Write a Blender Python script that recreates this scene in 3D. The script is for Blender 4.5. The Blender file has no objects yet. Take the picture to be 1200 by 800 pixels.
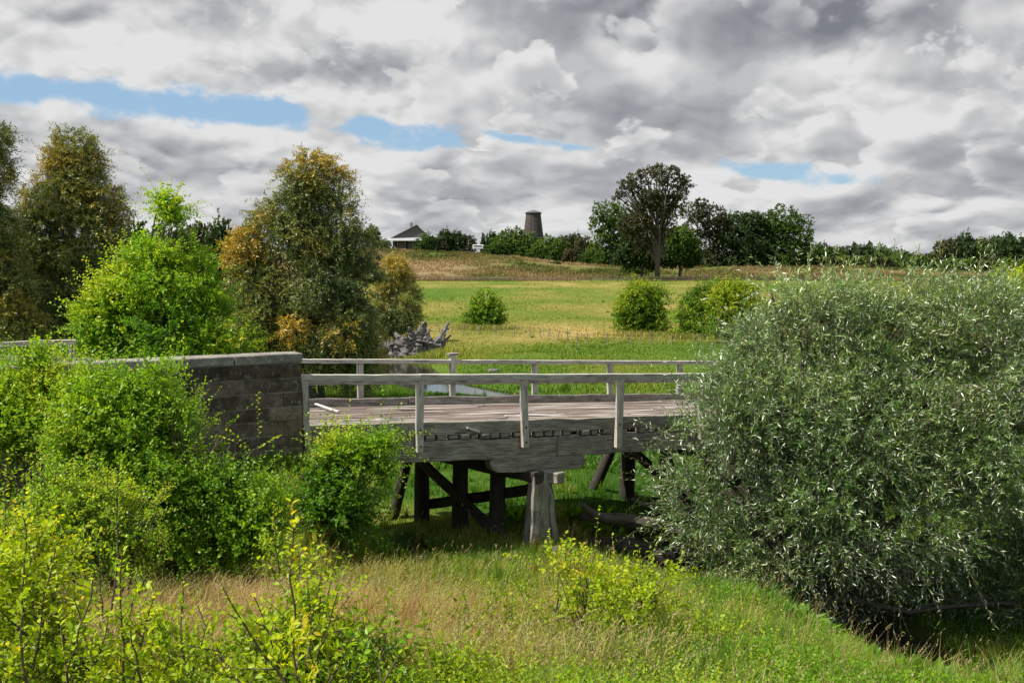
import bpy, math, os
import numpy as np
from mathutils import Vector, Matrix

R = math.radians
sc = bpy.context.scene
COL = sc.collection
TEST = os.environ.get('SCENE_TEST', '')

# ------------------------------------------------------------------ camera
F = 1167.0                      # focal length in pixels of the 1200x800 photograph (35 mm)
EYE = 6.0
PITCH = math.atan(95.0 / F)
cam = bpy.data.cameras.new('camera')
cam.lens = 35.0; cam.sensor_width = 36.0
cam.clip_start = 0.1; cam.clip_end = 20000
camo = bpy.data.objects.new('camera', cam); COL.objects.link(camo)
camo.location = (0, 0, EYE)
camo.rotation_euler = (R(90) - PITCH, 0, 0)
sc.camera = camo

SINP, COSP = math.sin(PITCH), math.cos(PITCH)
def ray(px, py):
    cx, cy = (px - 600) / F, (400 - py) / F
    return np.array([cx, COSP + cy * SINP, -SINP + cy * COSP])
def at(px, py, Y):
    d = ray(px, py)
    return np.array([0, 0, EYE]) + d * (Y / d[1])

# ------------------------------------------------------------------ world: nishita sky with a procedural cloud deck
SUN_EL, SUN_AZ = R(57), R(-108)       # azimuth measured from +Y towards +X
SUN_DIR = np.array([math.sin(SUN_AZ) * math.cos(SUN_EL), math.cos(SUN_AZ) * math.cos(SUN_EL), math.sin(SUN_EL)])
world = bpy.data.worlds.new('World'); sc.world = world; world.use_nodes = True
world.cycles.sampling_method = 'MANUAL'; world.cycles.sample_map_resolution = 512
nt = world.node_tree; nt.nodes.clear()
def _n(t, **k):
    n = nt.nodes.new(t)
    for a, b in k.items(): setattr(n, a, b)
    return n
def _lk(v, s):
    if hasattr(v, 'is_output'): nt.links.new(v, s)
    else: s.default_value = v
def M(op, a, b=0.0, c=None, clamp=False):
    n = _n('ShaderNodeMath', operation=op, use_clamp=clamp)
    _lk(a, n.inputs[0]); _lk(b, n.inputs[1])
    if c is not None: _lk(c, n.inputs[2])
    return n.outputs[0]
def comb(x, y, z):
    n = _n('ShaderNodeCombineXYZ'); _lk(x, n.inputs[0]); _lk(y, n.inputs[1]); _lk(z, n.inputs[2]); return n.outputs[0]
def fbm(vec, scale, det=8, rough=.55, dist=0.0):
    n = _n('ShaderNodeTexNoise'); n.noise_dimensions = '3D'
    nt.links.new(vec, n.inputs['Vector']); n.inputs['Scale'].default_value = scale
    n.inputs['Detail'].default_value = det; n.inputs['Roughness'].default_value = rough
    n.inputs['Distortion'].default_value = dist
    return n.outputs[0]
def sstep(x, a, b):
    n = _n('ShaderNodeMapRange'); n.interpolation_type = 'SMOOTHSTEP'
    _lk(x, n.inputs[0]); n.inputs[1].default_value = a; n.inputs[2].default_value = b
    return n.outputs[0]
def mixc(f, a, b):
    n = _n('ShaderNodeMix', data_type='RGBA'); _lk(f, n.inputs[0])
    for v, s in ((a, n.inputs[6]), (b, n.inputs[7])):
        if hasattr(v, 'is_output'): nt.links.new(v, s)
        else: s.default_value = (*v, 1)
    return n.outputs[2]
tc = _n('ShaderNodeTexCoord')
sx = _n('ShaderNodeSeparateXYZ'); nt.links.new(tc.outputs['Generated'], sx.inputs[0])
DX, DY, DZ = sx.outputs
AZ = M('ARCTAN2', DX, DY)
EL = M('ARCSINE', DZ)
def px2ae(px, py):
    d = ray(px, py); d = d / np.linalg.norm(d)
    return math.atan2(d[0], d[1]), math.asin(d[2])
# cumulus get smaller and flatter towards the horizon
ELW = M('LOGARITHM', M('ADD', M('MAXIMUM', EL, -0.02), 0.16), math.e)
Q = comb(M('MULTIPLY', AZ, 5.6), M('MULTIPLY', ELW, 2.9), 8.3)
wn = _n('ShaderNodeTexNoise'); wn.noise_dimensions = '3D'; nt.links.new(Q, wn.inputs['Vector'])
wn.inputs['Scale'].default_value = 1.6; wn.inputs['Detail'].default_value = 3
va = _n('ShaderNodeVectorMath', operation='MULTIPLY_ADD')
nt.links.new(wn.outputs[1], va.inputs[0]); va.inputs[1].default_value = (.22, .22, .22); nt.links.new(Q, va.inputs[2])
QW = va.outputs[0]
def off(v, d):
    n = _n('ShaderNodeVectorMath', operation='ADD'); nt.links.new(v, n.inputs[0]); n.inputs[1].default_value = d
    return n.outputs[0]
c1 = fbm(QW, 1.0, 7, .5)
c2 = fbm(off(QW, (-.08, .20, 0)), 1.0, 4, .45)
s1 = fbm(QW, 4.2, 6, .55)
s2 = fbm(off(QW, (-.03, .07, 0)), 4.2, 3, .45)
def puff(vec):
    r = None
    for k, w in ((2.3, 1.0), (5.1, .55), (11.0, .2), (23.0, .08)):
        v = M('MULTIPLY', M('ABSOLUTE', M('SUBTRACT', fbm(vec, k, 0), .5)), 2.0 * w)
        r = v if r is None else M('ADD', r, v)
    return r
v1 = puff(QW); v2 = puff(off(QW, (-.04, .09, 0)))
relief = M('ADD', M('MULTIPLY', M('SUBTRACT', c1, c2), 2.2), M('ADD', M('MULTIPLY', M('SUBTRACT', s1, s2), .5), M('MULTIPLY', M('SUBTRACT', v1, v2), .42)))
def gauss(px, py, rx, ry, tilt=0.0):
    a0, e0 = px2ae(px, py)
    da = M('SUBTRACT', AZ, a0); de = M('SUBTRACT', EL, e0)
    if tilt: de = M('SUBTRACT', de, M('MULTIPLY', da, tilt))
    q = M('ADD', M('POWER', M('ABSOLUTE', M('MULTIPLY', da, F / rx)), 2.0), M('POWER', M('ABSOLUTE', M('MULTIPLY', de, F / ry)), 2.0))
    return M('POWER', math.e, M('MULTIPLY', q, -1.0))
bias = None
for (px, py, rx, ry, amt, tilt) in [
    (430, 80, 130, 26, -.55, .05), (300, 78, 60, 20, -.1, 0), (850, 12, 330, 40, -.62, -.02), (1110, 95, 110, 34, -.26, 0), (760, 140, 170, 26, -.30, 0),
    (640, 125, 90, 24, -.18, 0), (30, 35, 90, 24, -.22, 0), (1150, 180, 120, 24, -.30, 0), (980, 182, 150, 14, -.24, 0), (870, 35, 200, 30, -.2, 0), (215, 190, 190, 30, -.34, -.12),
    (300, 235, 220, 18, -.10, 0), (700, 205, 120, 14, -.12, 0), (600, 235, 250, 16, -.10, 0), (1050, 265, 260, 22, -.14, 0),
    (130, 60, 120, 26, .20, 0), (440, 20, 160, 22, .22, 0), (620, 70, 90, 42, .25, 0), (950, 130, 110, 24, .24, -.1), (1165, 30, 55, 26, .26, 0), (60, 118, 110, 16, .26, -.13), (260, 150, 120, 12, .24, -.1),
    (1110, 145, 90, 14, .16, 0), (570, 180, 70, 14, .22, 0), (900, 235, 120, 18, .16, 0), (700, 180, 60, 12, .14, 0), (1000, 80, 80, 18, .12, 0), (400, 190, 60, 14, .12, 0), (40, 215, 40, 20, .1, 0)]:
    g = M('MULTIPLY', gauss(px, py, rx, ry, tilt), amt)
    bias = g if bias is None else M('ADD', bias, g)
light0 = M('ADD', M('ADD', relief, .89), M('ADD', bias, M('MULTIPLY', M('SUBTRACT', .5, c1), .5)), clamp=True)
# cumulus decks in front of the grey sheet: crisp bright upper edges, soft shaded bases
def deck(seed, scl, thr, soft, amt):
    q = off(QW, (seed, seed * .7, seed * 1.3))
    a_ = fbm(q, scl, 7, .52); b_ = fbm(off(q, (-.05 / scl * 1.6, .13 / scl * 1.6, 0)), scl, 3, .45)
    mask = sstep(a_, thr, thr + soft)
    rim = M('MULTIPLY', M('SUBTRACT', 1.0, sstep(b_, thr - .02, thr + .13)), 1.0)
    return mask, M('MULTIPLY', M('SUBTRACT', rim, .42), amt)
light = light0
for sd, scl, thr, soft, amt in ((5.3, .95, .50, .05, .46), (11.9, 1.9, .525, .05, .44)):
    mk, sh = deck(sd, scl, thr, soft, amt)
    tgt = M('ADD', M('MULTIPLY', light0, .55), M('ADD', sh, .30), clamp=True)
    light = M('ADD', M('MULTIPLY', light, M('SUBTRACT', 1.0, mk)), M('MULTIPLY', tgt, mk), clamp=True)
cr = _n('ShaderNodeValToRGB'); nt.links.new(light, cr.inputs[0])
el = cr.color_ramp.elements
el[0].position = 0.0; el[0].color = (.27, .285, .32, 1)
el[1].position = 1.0; el[1].color = (1.0, 1.0, 1.0, 1)
for p, c in ((.25, (.375, .39, .43)), (.5, (.53, .545, .58)), (.75, (.77, .775, .785))):
    e = el.new(p); e.color = (*c, 1)
# the strips of blue between the decks
def pts_line(x0, y0, x1, y1):
    a, b = px2ae(x0, y0), px2ae(x1, y1); k = (b[1] - a[1]) / (b[0] - a[0]); return a[1] - k * a[0], k
gap = None
for (x0, y0, x1, y1, xa, xb, w) in [(0, 98, 330, 134, -80, 365, 15), (340, 142, 620, 168, 395, 560, 13), (560, 155, 700, 176, 550, 700, 5), (860, 197, 1020, 214, 850, 1030, 9), (620, 150, 690, 160, 600, 640, 3)]:
    k0, k1 = pts_line(x0, y0, x1, y1)
    d = M('ABSOLUTE', M('SUBTRACT', EL, M('MULTIPLY_ADD', AZ, k1, k0)))
    across = M('SUBTRACT', 1.0, sstep(d, 0, 2.3 * w / F))
    aa, ab = px2ae(xa, y0)[0], px2ae(xb, y1)[0]
    along = M('MULTIPLY', sstep(AZ, aa - .02, aa + .03), M('SUBTRACT', 1.0, sstep(AZ, ab - .04, ab + .02)))
    g = M('MULTIPLY', across, along)
    gap = g if gap is None else M('MAXIMUM', gap, g)
thick = M('ADD', M('MULTIPLY', M('SUBTRACT', s1, .5), 2.5), M('MULTIPLY', M('SUBTRACT', c1, .5), .7))
hole = M('MULTIPLY', sstep(M('SUBTRACT', gap, thick), .22, .85), sstep(gap, .05, .3))
alpha = M('SUBTRACT', 1.0, hole)
# behind the camera: broken cloud
back = sstep(DY, 0.1, -0.4)
alpha = M('MULTIPLY', alpha, M('SUBTRACT', 1.0, M('MULTIPLY', back, sstep(c1, .56, .46))))
sky = _n('ShaderNodeTexSky', sky_type='NISHITA', sun_disc=False)
sky.sun_elevation = SUN_EL; sky.sun_rotation = SUN_AZ; sky.altitude = 100; sky.air_density = 1.0; sky.dust_density = .6; sky.ozone_density = 1.6
SKY_STR = 0.085
blue = mixc(.6, sky.outputs[0], (2.8, 4.6, 6.6))
gm = _n('ShaderNodeVectorMath', operation='SCALE'); nt.links.new(cr.outputs[0], gm.inputs[0]); gm.inputs['Scale'].default_value = 6.6
out = mixc(alpha, blue, gm.outputs[0])
bg = _n('ShaderNodeBackground'); nt.links.new(out, bg.inputs[0]); bg.inputs[1].default_value = SKY_STR
wo = _n('ShaderNodeOutputWorld'); nt.links.new(bg.outputs[0], wo.inputs[0])

# ------------------------------------------------------------------ sun
sl = bpy.data.lights.new('sun', 'SUN'); sl.energy = 5.0; sl.angle = R(0.5); sl.color = (1, .94, .83)
so = bpy.data.objects.new('sun', sl); COL.objects.link(so)
so.rotation_euler = Vector(SUN_DIR).to_track_quat('Z', 'Y').to_euler(); so.location = (-20, 5, 40)
sc.view_settings.view_transform = 'Standard'; sc.view_settings.look = 'None'
sc.view_settings.exposure = 0.45; sc.view_settings.gamma = 1.0; sc.view_settings.use_curve_mapping = False
sc.cycles.max_bounces = 6; sc.cycles.diffuse_bounces = 3; sc.cycles.glossy_bounces = 2
sc.cycles.transmission_bounces = 3; sc.cycles.transparent_max_bounces = 4
sc.cycles.caustics_reflective = False; sc.cycles.caustics_refractive = False

# ------------------------------------------------------------------ helpers
rng = np.random.default_rng(7)
def unit(v):
    v = np.asarray(v, float)
    return v / np.maximum(np.linalg.norm(v, axis=-1, keepdims=True), 1e-9)
_tab = np.random.default_rng(3).random((256, 256))
def vnoise(x, y, s=1.0, seed=0):
    x = np.asarray(x, float) / s + 17.3 * seed + 1000; y = np.asarray(y, float) / s + 9.1 * seed + 1000
    xi = np.floor(x).astype(int); yi = np.floor(y).astype(int); fx = x - xi; fy = y - yi
    fx = fx * fx * (3 - 2 * fx); fy = fy * fy * (3 - 2 * fy)
    g = lambda a, b: _tab[a % 256, b % 256]
    return (g(xi, yi) * (1 - fx) + g(xi + 1, yi) * fx) * (1 - fy) + (g(xi, yi + 1) * (1 - fx) + g(xi + 1, yi + 1) * fx) * fy
def fnoise(x, y, s, o=3, seed=0):
    t = 0; a = 1; n = 0
    for k in range(o):
        t = t + a * vnoise(x, y, s / 2 ** k, seed + k); n += a; a *= .5
    return t / n
def ss(x, a, b):
    t = np.clip((np.asarray(x, float) - a) / (b - a), 0, 1); return t * t * (3 - 2 * t)

# bridge frame of reference: near post line starts at P0, runs along BD, far side lies along BN
P0 = np.array([-4.03, 18.8]); BD = np.array([.879, .477]); BN = np.array([-.477, .879])
WIDTH = 4.2; SPAN_END = 18.6
def bpt(s, w, z):
    p = P0 + BD * s + BN * w
    return np.array([p[0], p[1], z])
def deck_z(s): return 2.66 - .052 * max(s, 0) + .004 * min(s, 0)

CREEK = np.array([(-16, 95), (-9.5, 74), (-5.6, 58), (-2.2, 53.4), (4.6, 46.5), (8.8, 39), (8.2, 31.5), (5.9, 26.5), (4.6, 22.8), (5.6, 18.9), (7.7, 15.9), (11, 11.8), (22, 4), (60, -20)], float)
WATER_Z = -1.2
def creek_dist(x, y):
    x = np.asarray(x, float); y = np.asarray(y, float)
    d = np.full(np.broadcast(x, y).shape, 1e9)
    for a, b in zip(CREEK[:-1], CREEK[1:]):
        e = b - a; t = np.clip(((x - a[0]) * e[0] + (y - a[1]) * e[1]) / (e @ e), 0, 1)
        d = np.minimum(d, np.hypot(x - a[0] - t * e[0], y - a[1] - t * e[1]))
    return d
_YP = [-40, -4, 0, 4, 8, 12, 16, 20, 24, 30, 45, 85, 130, 220, 300, 6000]
_ZP = [4.6, 4.5, 4.3, 3.5, 2.6, 1.62, .66, -.12, -.38, -.4, -.5, -1.05, -1.5, -1.2, -.3, -.3]
_UP = [-1200, -600, -150, -80, 0, 50, 100, 160, 250, 350, 450, 550, 700, 1400]
_CP = [9, 10, 10.4, 8.9, 7.8, 5.4, 4.0, 3.4, 4.4, 3.9, 3.0, 1.2, .4, .4]
def gz(x, y):
    x = np.asarray(x, float); y = np.asarray(y, float)
    z = np.interp(y, _YP, _ZP)
    z = z + 1.3 * ss(-x, 6.5, 11) * ss(y, 4, 9) * (1 - ss(y, 17, 30))
    z = z - (.40 * ss(y, 2, 7) + 1.55 * ss(y, 7.5, 16)) * ss(x / np.maximum(y, 3), .22, .50) * (1 - ss(y, 17, 22))
    yy = np.maximum(y, 30)
    u = x / yy * F
    crest = np.interp(u, _UP, _CP)
    hill = ss(y, 305, 415)
    z = z + (crest + .3) * hill * (1 - .9 * ss(y, 520, 1100)) * (y > 100)
    z = z + hill * (fnoise(x, y, 40, 3, 5) - .5) * 1.8
    z = z + (fnoise(x, y, 3.2, 3, 1) - .5) * .35 * ss(y, 2, 8) * (1 - ss(y, 60, 120)) + (fnoise(x, y, 60, 2, 2) - .5) * .5 * ss(y, 90, 160)
    # road embankments at both ends of the bridge
    s = (x - P0[0]) * BD[0] + (y - P0[1]) * BD[1]; w = (x - P0[0]) * BN[0] + (y - P0[1]) * BN[1]
    for sd in (0, 1):
        ds = np.maximum(s + .35, 0) if sd == 0 else np.maximum(SPAN_END + .3 - s, 0)
        top = 2.70 if sd == 0 else 1.75
        dw = np.maximum(np.maximum(-.25 - w, w - WIDTH - .25), 0)
        e = top - .62 * dw - 1.1 * ds
        e = e - (dw > 0) * .28 * (1 if sd == 0 else 0) * np.minimum(dw / .3, 1)
        z = np.where(s > -40, np.maximum(z, np.where(ds < 8, e, -9)), z)
    D = creek_dist(x, y)
    wd = 4.2 + 3.6 * ss(x, 2.5, 6.5) * (1 - ss(y, 19, 23))
    f = ss(D, .7, wd); f = f * .45 + .55 * np.clip((D - .7) / (wd - .7), 0, 1)
    bed = -1.14 - .42 * ss(y, 49.5, 52)
    z = np.where(D < wd, bed + (z - bed) * f, z)
    return z
def dryness(x, y):
    """0 lush green .. 1 straw: patchiness of the pasture, far band also darkened for cloud shade"""
    x = np.asarray(x, float); y = np.asarray(y, float)
    near = .38 + .85 * (fnoise(x, y, 2.0, 4, 11) - .5) + .06 * (1 - ss(y, 6, 12)) - .14 * ss(x, 1.5, 4) * (1 - ss(y, 20, 30))
    near = near + .34 * np.exp(-(((x + 3.7) / 1.5) ** 2 + ((y - 10.5) / 2.2) ** 2)) + .26 * np.exp(-(((x + .8) / 1.5) ** 2 + ((y - 11) / 2.2) ** 2))
    near = near - .22 * ss(y, 22, 27)
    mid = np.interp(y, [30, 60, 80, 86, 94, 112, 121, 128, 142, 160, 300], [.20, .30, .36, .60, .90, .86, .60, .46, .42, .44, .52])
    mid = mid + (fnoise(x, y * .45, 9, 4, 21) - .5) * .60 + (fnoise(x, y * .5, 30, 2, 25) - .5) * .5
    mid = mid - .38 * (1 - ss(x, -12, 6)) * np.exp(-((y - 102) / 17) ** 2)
    hillc = .43 + (fnoise(x, y * .6, 24, 4, 31) - .5) * 1.5
    a = ss(y, 28, 42); b = ss(y, 285, 320)
    return np.clip(near * (1 - a) + (mid * (1 - b) + hillc * b) * a, 0, 1)

# ---- materials
_mats = {}
def new_mat(name):
    m = bpy.data.materials.new(name); m.use_nodes = True; m.node_tree.nodes.clear(); _mats[name] = m
    return m, m.node_tree
def nn(t, ty, **k):
    n = t.nodes.new(ty)
    for a, b in k.items(): setattr(n, a, b)
    return n
def ramp(t, fac, stops, interp='LINEAR'):
    r = nn(t, 'ShaderNodeValToRGB'); t.links.new(fac, r.inputs[0]); r.color_ramp.interpolation = interp
    e = r.color_ramp.elements
    e[0].position, e[0].color = stops[0][0], (*stops[0][1], 1)
    e[1].position, e[1].color = stops[-1][0], (*stops[-1][1], 1)
    for p, c in stops[1:-1]:
        q = e.new(p); q.color = (*c, 1)
    return r.outputs[0]
def noise(t, vec, scale, det=4, rough=.55):
    n = nn(t, 'ShaderNodeTexNoise'); n.inputs['Scale'].default_value = scale; n.inputs['Detail'].default_value = det; n.inputs['Roughness'].default_value = rough
    if vec is not None: t.links.new(vec, n.inputs['Vector'])
    return n.outputs[0]
def mapping(t, vec, scale):
    n = nn(t, 'ShaderNodeMapping'); t.links.new(vec, n.inputs[0]); n.inputs['Scale'].default_value = scale; return n.outputs[0]
def mixcol(t, f, a, b, mode='MIX'):
    n = nn(t, 'ShaderNodeMix', data_type='RGBA', blend_type=mode)
    for v, s in ((f, n.inputs[0]), (a, n.inputs[6]), (b, n.inputs[7])):
        if hasattr(v, 'is_output'): t.links.new(v, s)
        elif isinstance(v, tuple): s.default_value = (*v, 1)
        else: s.default_value = v
    return n.outputs[2]
def mth(t, op, a, b=0.0, clamp=False):
    n = nn(t, 'ShaderNodeMath', operation=op, use_clamp=clamp)
    for v, s in ((a, n.inputs[0]), (b, n.inputs[1])):
        if hasattr(v, 'is_output'): t.links.new(v, s)
        else: s.default_value = v
    return n.outputs[0]
def principled(t, col, rough=.8, spec=.3, bump=None, bstr=.4, bdist=.02):
    p = nn(t, 'ShaderNodeBsdfPrincipled')
    if hasattr(col, 'is_output'): t.links.new(col, p.inputs['Base Color'])
    else: p.inputs['Base Color'].default_value = (*col, 1)
    p.inputs['Roughness'].default_value = rough; p.inputs['Specular IOR Level'].default_value = spec
    if bump is not None:
        b = nn(t, 'ShaderNodeBump'); b.inputs['Strength'].default_value = bstr; b.inputs['Distance'].default_value = bdist
        t.links.new(bump, b.inputs['Height']); t.links.new(b.outputs[0], p.inputs['Normal'])
    return p.outputs[0]
def output(t, sh):
    o = nn(t, 'ShaderNodeOutputMaterial'); t.links.new(sh, o.inputs[0])
def leaf_mat(name, stops, under=None, trans=.3, gloss=.35, spec=.45):
    """leaf: colour from the per-leaf attribute 'tint', see-through light, a paler underside"""
    m, t = new_mat(name)
    at_ = nn(t, 'ShaderNodeAttribute', attribute_name='tint')
    col = ramp(t, at_.outputs['Fac'], stops)
    base = col
    if under:
        g = nn(t, 'ShaderNodeNewGeometry'); base = mixcol(t, mth(t, 'MULTIPLY', g.outputs['Backfacing'], .8), col, under)
    p = principled(t, base, gloss, spec)
    tr = nn(t, 'ShaderNodeBsdfTranslucent')
    t.links.new(mixcol(t, 1.0, col, (1.5, 1.45, .55), 'MULTIPLY'), tr.inputs[0])
    mx = nn(t, 'ShaderNodeMixShader'); mx.inputs[0].default_value = trans
    t.links.new(p, mx.inputs[1]); t.links.new(tr.outputs[0], mx.inputs[2]); output(t, mx.outputs[0])
    return m
def wood_mat(name, stops, white=0.0, bstr=.7, lichen=0.0):
    """weathered timber: grain runs along u of the uv map (metres)"""
    m, t = new_mat(name)
    uv = nn(t, 'ShaderNodeUVMap').outputs[0]
    g1 = noise(t, mapping(t, uv, (2.2, 46, 1)), 1.0, 5, .68)
    g2 = noise(t, mapping(t, uv, (9, 130, 1)), 1.0, 4, .7)
    bl = noise(t, mapping(t, uv, (2.4, 6, 1)), 1.0, 5, .65)
    f = mth(t, 'ADD', mth(t, 'MULTIPLY', g1, .55), mth(t, 'ADD', mth(t, 'MULTIPLY', g2, .26), mth(t, 'MULTIPLY', bl, .36)))
    col = ramp(t, f, stops)
    crack = ramp(t, noise(t, mapping(t, uv, (1.3, 30, 1)), 1.0, 3, .6), [(.335, (0, 0, 0)), (.385, (1, 1, 1))])
    col = mixcol(t, crack, tuple(c * .22 for c in stops[0][1]), col)
    if lichen:
        rs = ramp(t, noise(t, mapping(t, uv, (1.6, 9, 1)), 1.0, 4, .6), [(.58, (0, 0, 0)), (.70, (1, 1, 1))])
        col = mixcol(t, mth(t, 'MULTIPLY', rs, .5), col, (.14, .085, .05))
        lf = ramp(t, noise(t, mapping(t, uv, (7, 22, 1)), 1.0, 5, .7), [(.60, (0, 0, 0)), (.67, (1, 1, 1))])
        col = mixcol(t, mth(t, 'MULTIPLY', lf, lichen), col, (.42, .42, .37))
    h = mth(t, 'ADD', f, mth(t, 'MULTIPLY', crack, .8))
    output(t, principled(t, col, .88, .2, h, bstr, .012))
    return m

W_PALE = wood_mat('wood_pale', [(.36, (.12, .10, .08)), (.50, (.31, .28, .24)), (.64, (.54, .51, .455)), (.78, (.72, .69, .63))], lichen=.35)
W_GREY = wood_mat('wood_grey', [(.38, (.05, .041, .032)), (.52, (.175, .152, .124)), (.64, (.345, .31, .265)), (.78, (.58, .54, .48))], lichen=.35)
W_DARK = wood_mat('wood_dark', [(.36, (.018, .015, .012)), (.55, (.05, .042, .035)), (.75, (.11, .095, .08)), (.9, (.2, .18, .16))])  # creosoted timber; shade under the bridge is put into its colour too
W_BLEACH = wood_mat('wood_bleached', [(.3, (.32, .31, .30)), (.55, (.62, .61, .59)), (.8, (.78, .77, .75))])
W_STUMP = wood_mat('wood_stump', [(.42, (.022, .019, .017)), (.55, (.10, .092, .086)), (.68, (.30, .28, .265)), (.84, (.58, .56, .53))], bstr=1.0)
W_BARK = wood_mat('bark', [(.35, (.035, .028, .022)), (.55, (.09, .075, .06)), (.8, (.20, .175, .15))])
W_GUM = wood_mat('gum_bark', [(.35, (.05, .042, .036)), (.52, (.13, .112, .096)), (.75, (.27, .245, .215))])
W_TWIG = wood_mat('twig', [(.35, (.05, .035, .025)), (.55, (.11, .08, .055)), (.8, (.2, .15, .11))])

def build_deck_mat():
    m, t = new_mat('deck_boards')
    uv = nn(t, 'ShaderNodeUVMap').outputs[0]
    g1 = noise(t, mapping(t, uv, (.8, 26, 1)), 1.0, 5, .65)
    fine = noise(t, mapping(t, uv, (16, 34, 1)), 1.0, 4, .75)
    col = ramp(t, mth(t, 'ADD', mth(t, 'MULTIPLY', g1, .5), mth(t, 'MULTIPLY', fine, .5)), [(.36, (.05, .036, .030)), (.48, (.14, .105, .088)), (.58, (.24, .195, .17)), (.7, (.46, .42, .38))])
    wl = ramp(t, noise(t, mapping(t, uv, (.35, 7, 1)), 1.0, 3, .55), [(.56, (0, 0, 0)), (.62, (1, 1, 1))])
    col = mixcol(t, mth(t, 'MULTIPLY', wl, .7), col, (.58, .55, .52))
    output(t, principled(t, col, .9, .2, mth(t, 'ADD', g1, fine), .8, .015)); return m
W_DECK = build_deck_mat()
def stone_mat(name, stops, sc_=1.0, lichen=(.30, .32, .25), la=.5):
    m, t = new_mat(name)
    tcn = nn(t, 'ShaderNodeTexCoord').outputs['Object']
    at_ = nn(t, 'ShaderNodeAttribute', attribute_name='tint').outputs['Fac']
    a = noise(t, tcn, 3.5 * sc_, 6, .65); b = noise(t, tcn, 30 * sc_, 4, .7)
    f = mth(t, 'ADD', mth(t, 'ADD', mth(t, 'MULTIPLY', a, .5), mth(t, 'MULTIPLY', b, .3)), mth(t, 'MULTIPLY', at_, .2))
    col = ramp(t, f, stops)
    l = ramp(t, noise(t, tcn, 9 * sc_, 6, .72), [(.56, (0, 0, 0)), (.63, (1, 1, 1))])
    col = mixcol(t, mth(t, 'MULTIPLY', l, la), col, lichen)
    output(t, principled(t, col, .9, .2, mth(t, 'ADD', a, b), .6, .02)); return m
STONE = stone_mat('bluestone', [(.34, (.028, .021, .016)), (.48, (.090, .068, .050)), (.60, (.19, .148, .112)), (.76, (.36, .30, .235))], la=.5)
COPING = stone_mat('coping_stone', [(.3, (.07, .065, .058)), (.48, (.18, .165, .145)), (.62, (.31, .29, .26)), (.8, (.48, .46, .42))], lichen=(.42, .46, .36), la=.5)
MORTAR = stone_mat('mortar', [(.3, (.17, .15, .125)), (.6, (.32, .29, .25)), (.8, (.45, .42, .37))], la=.2)

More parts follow.
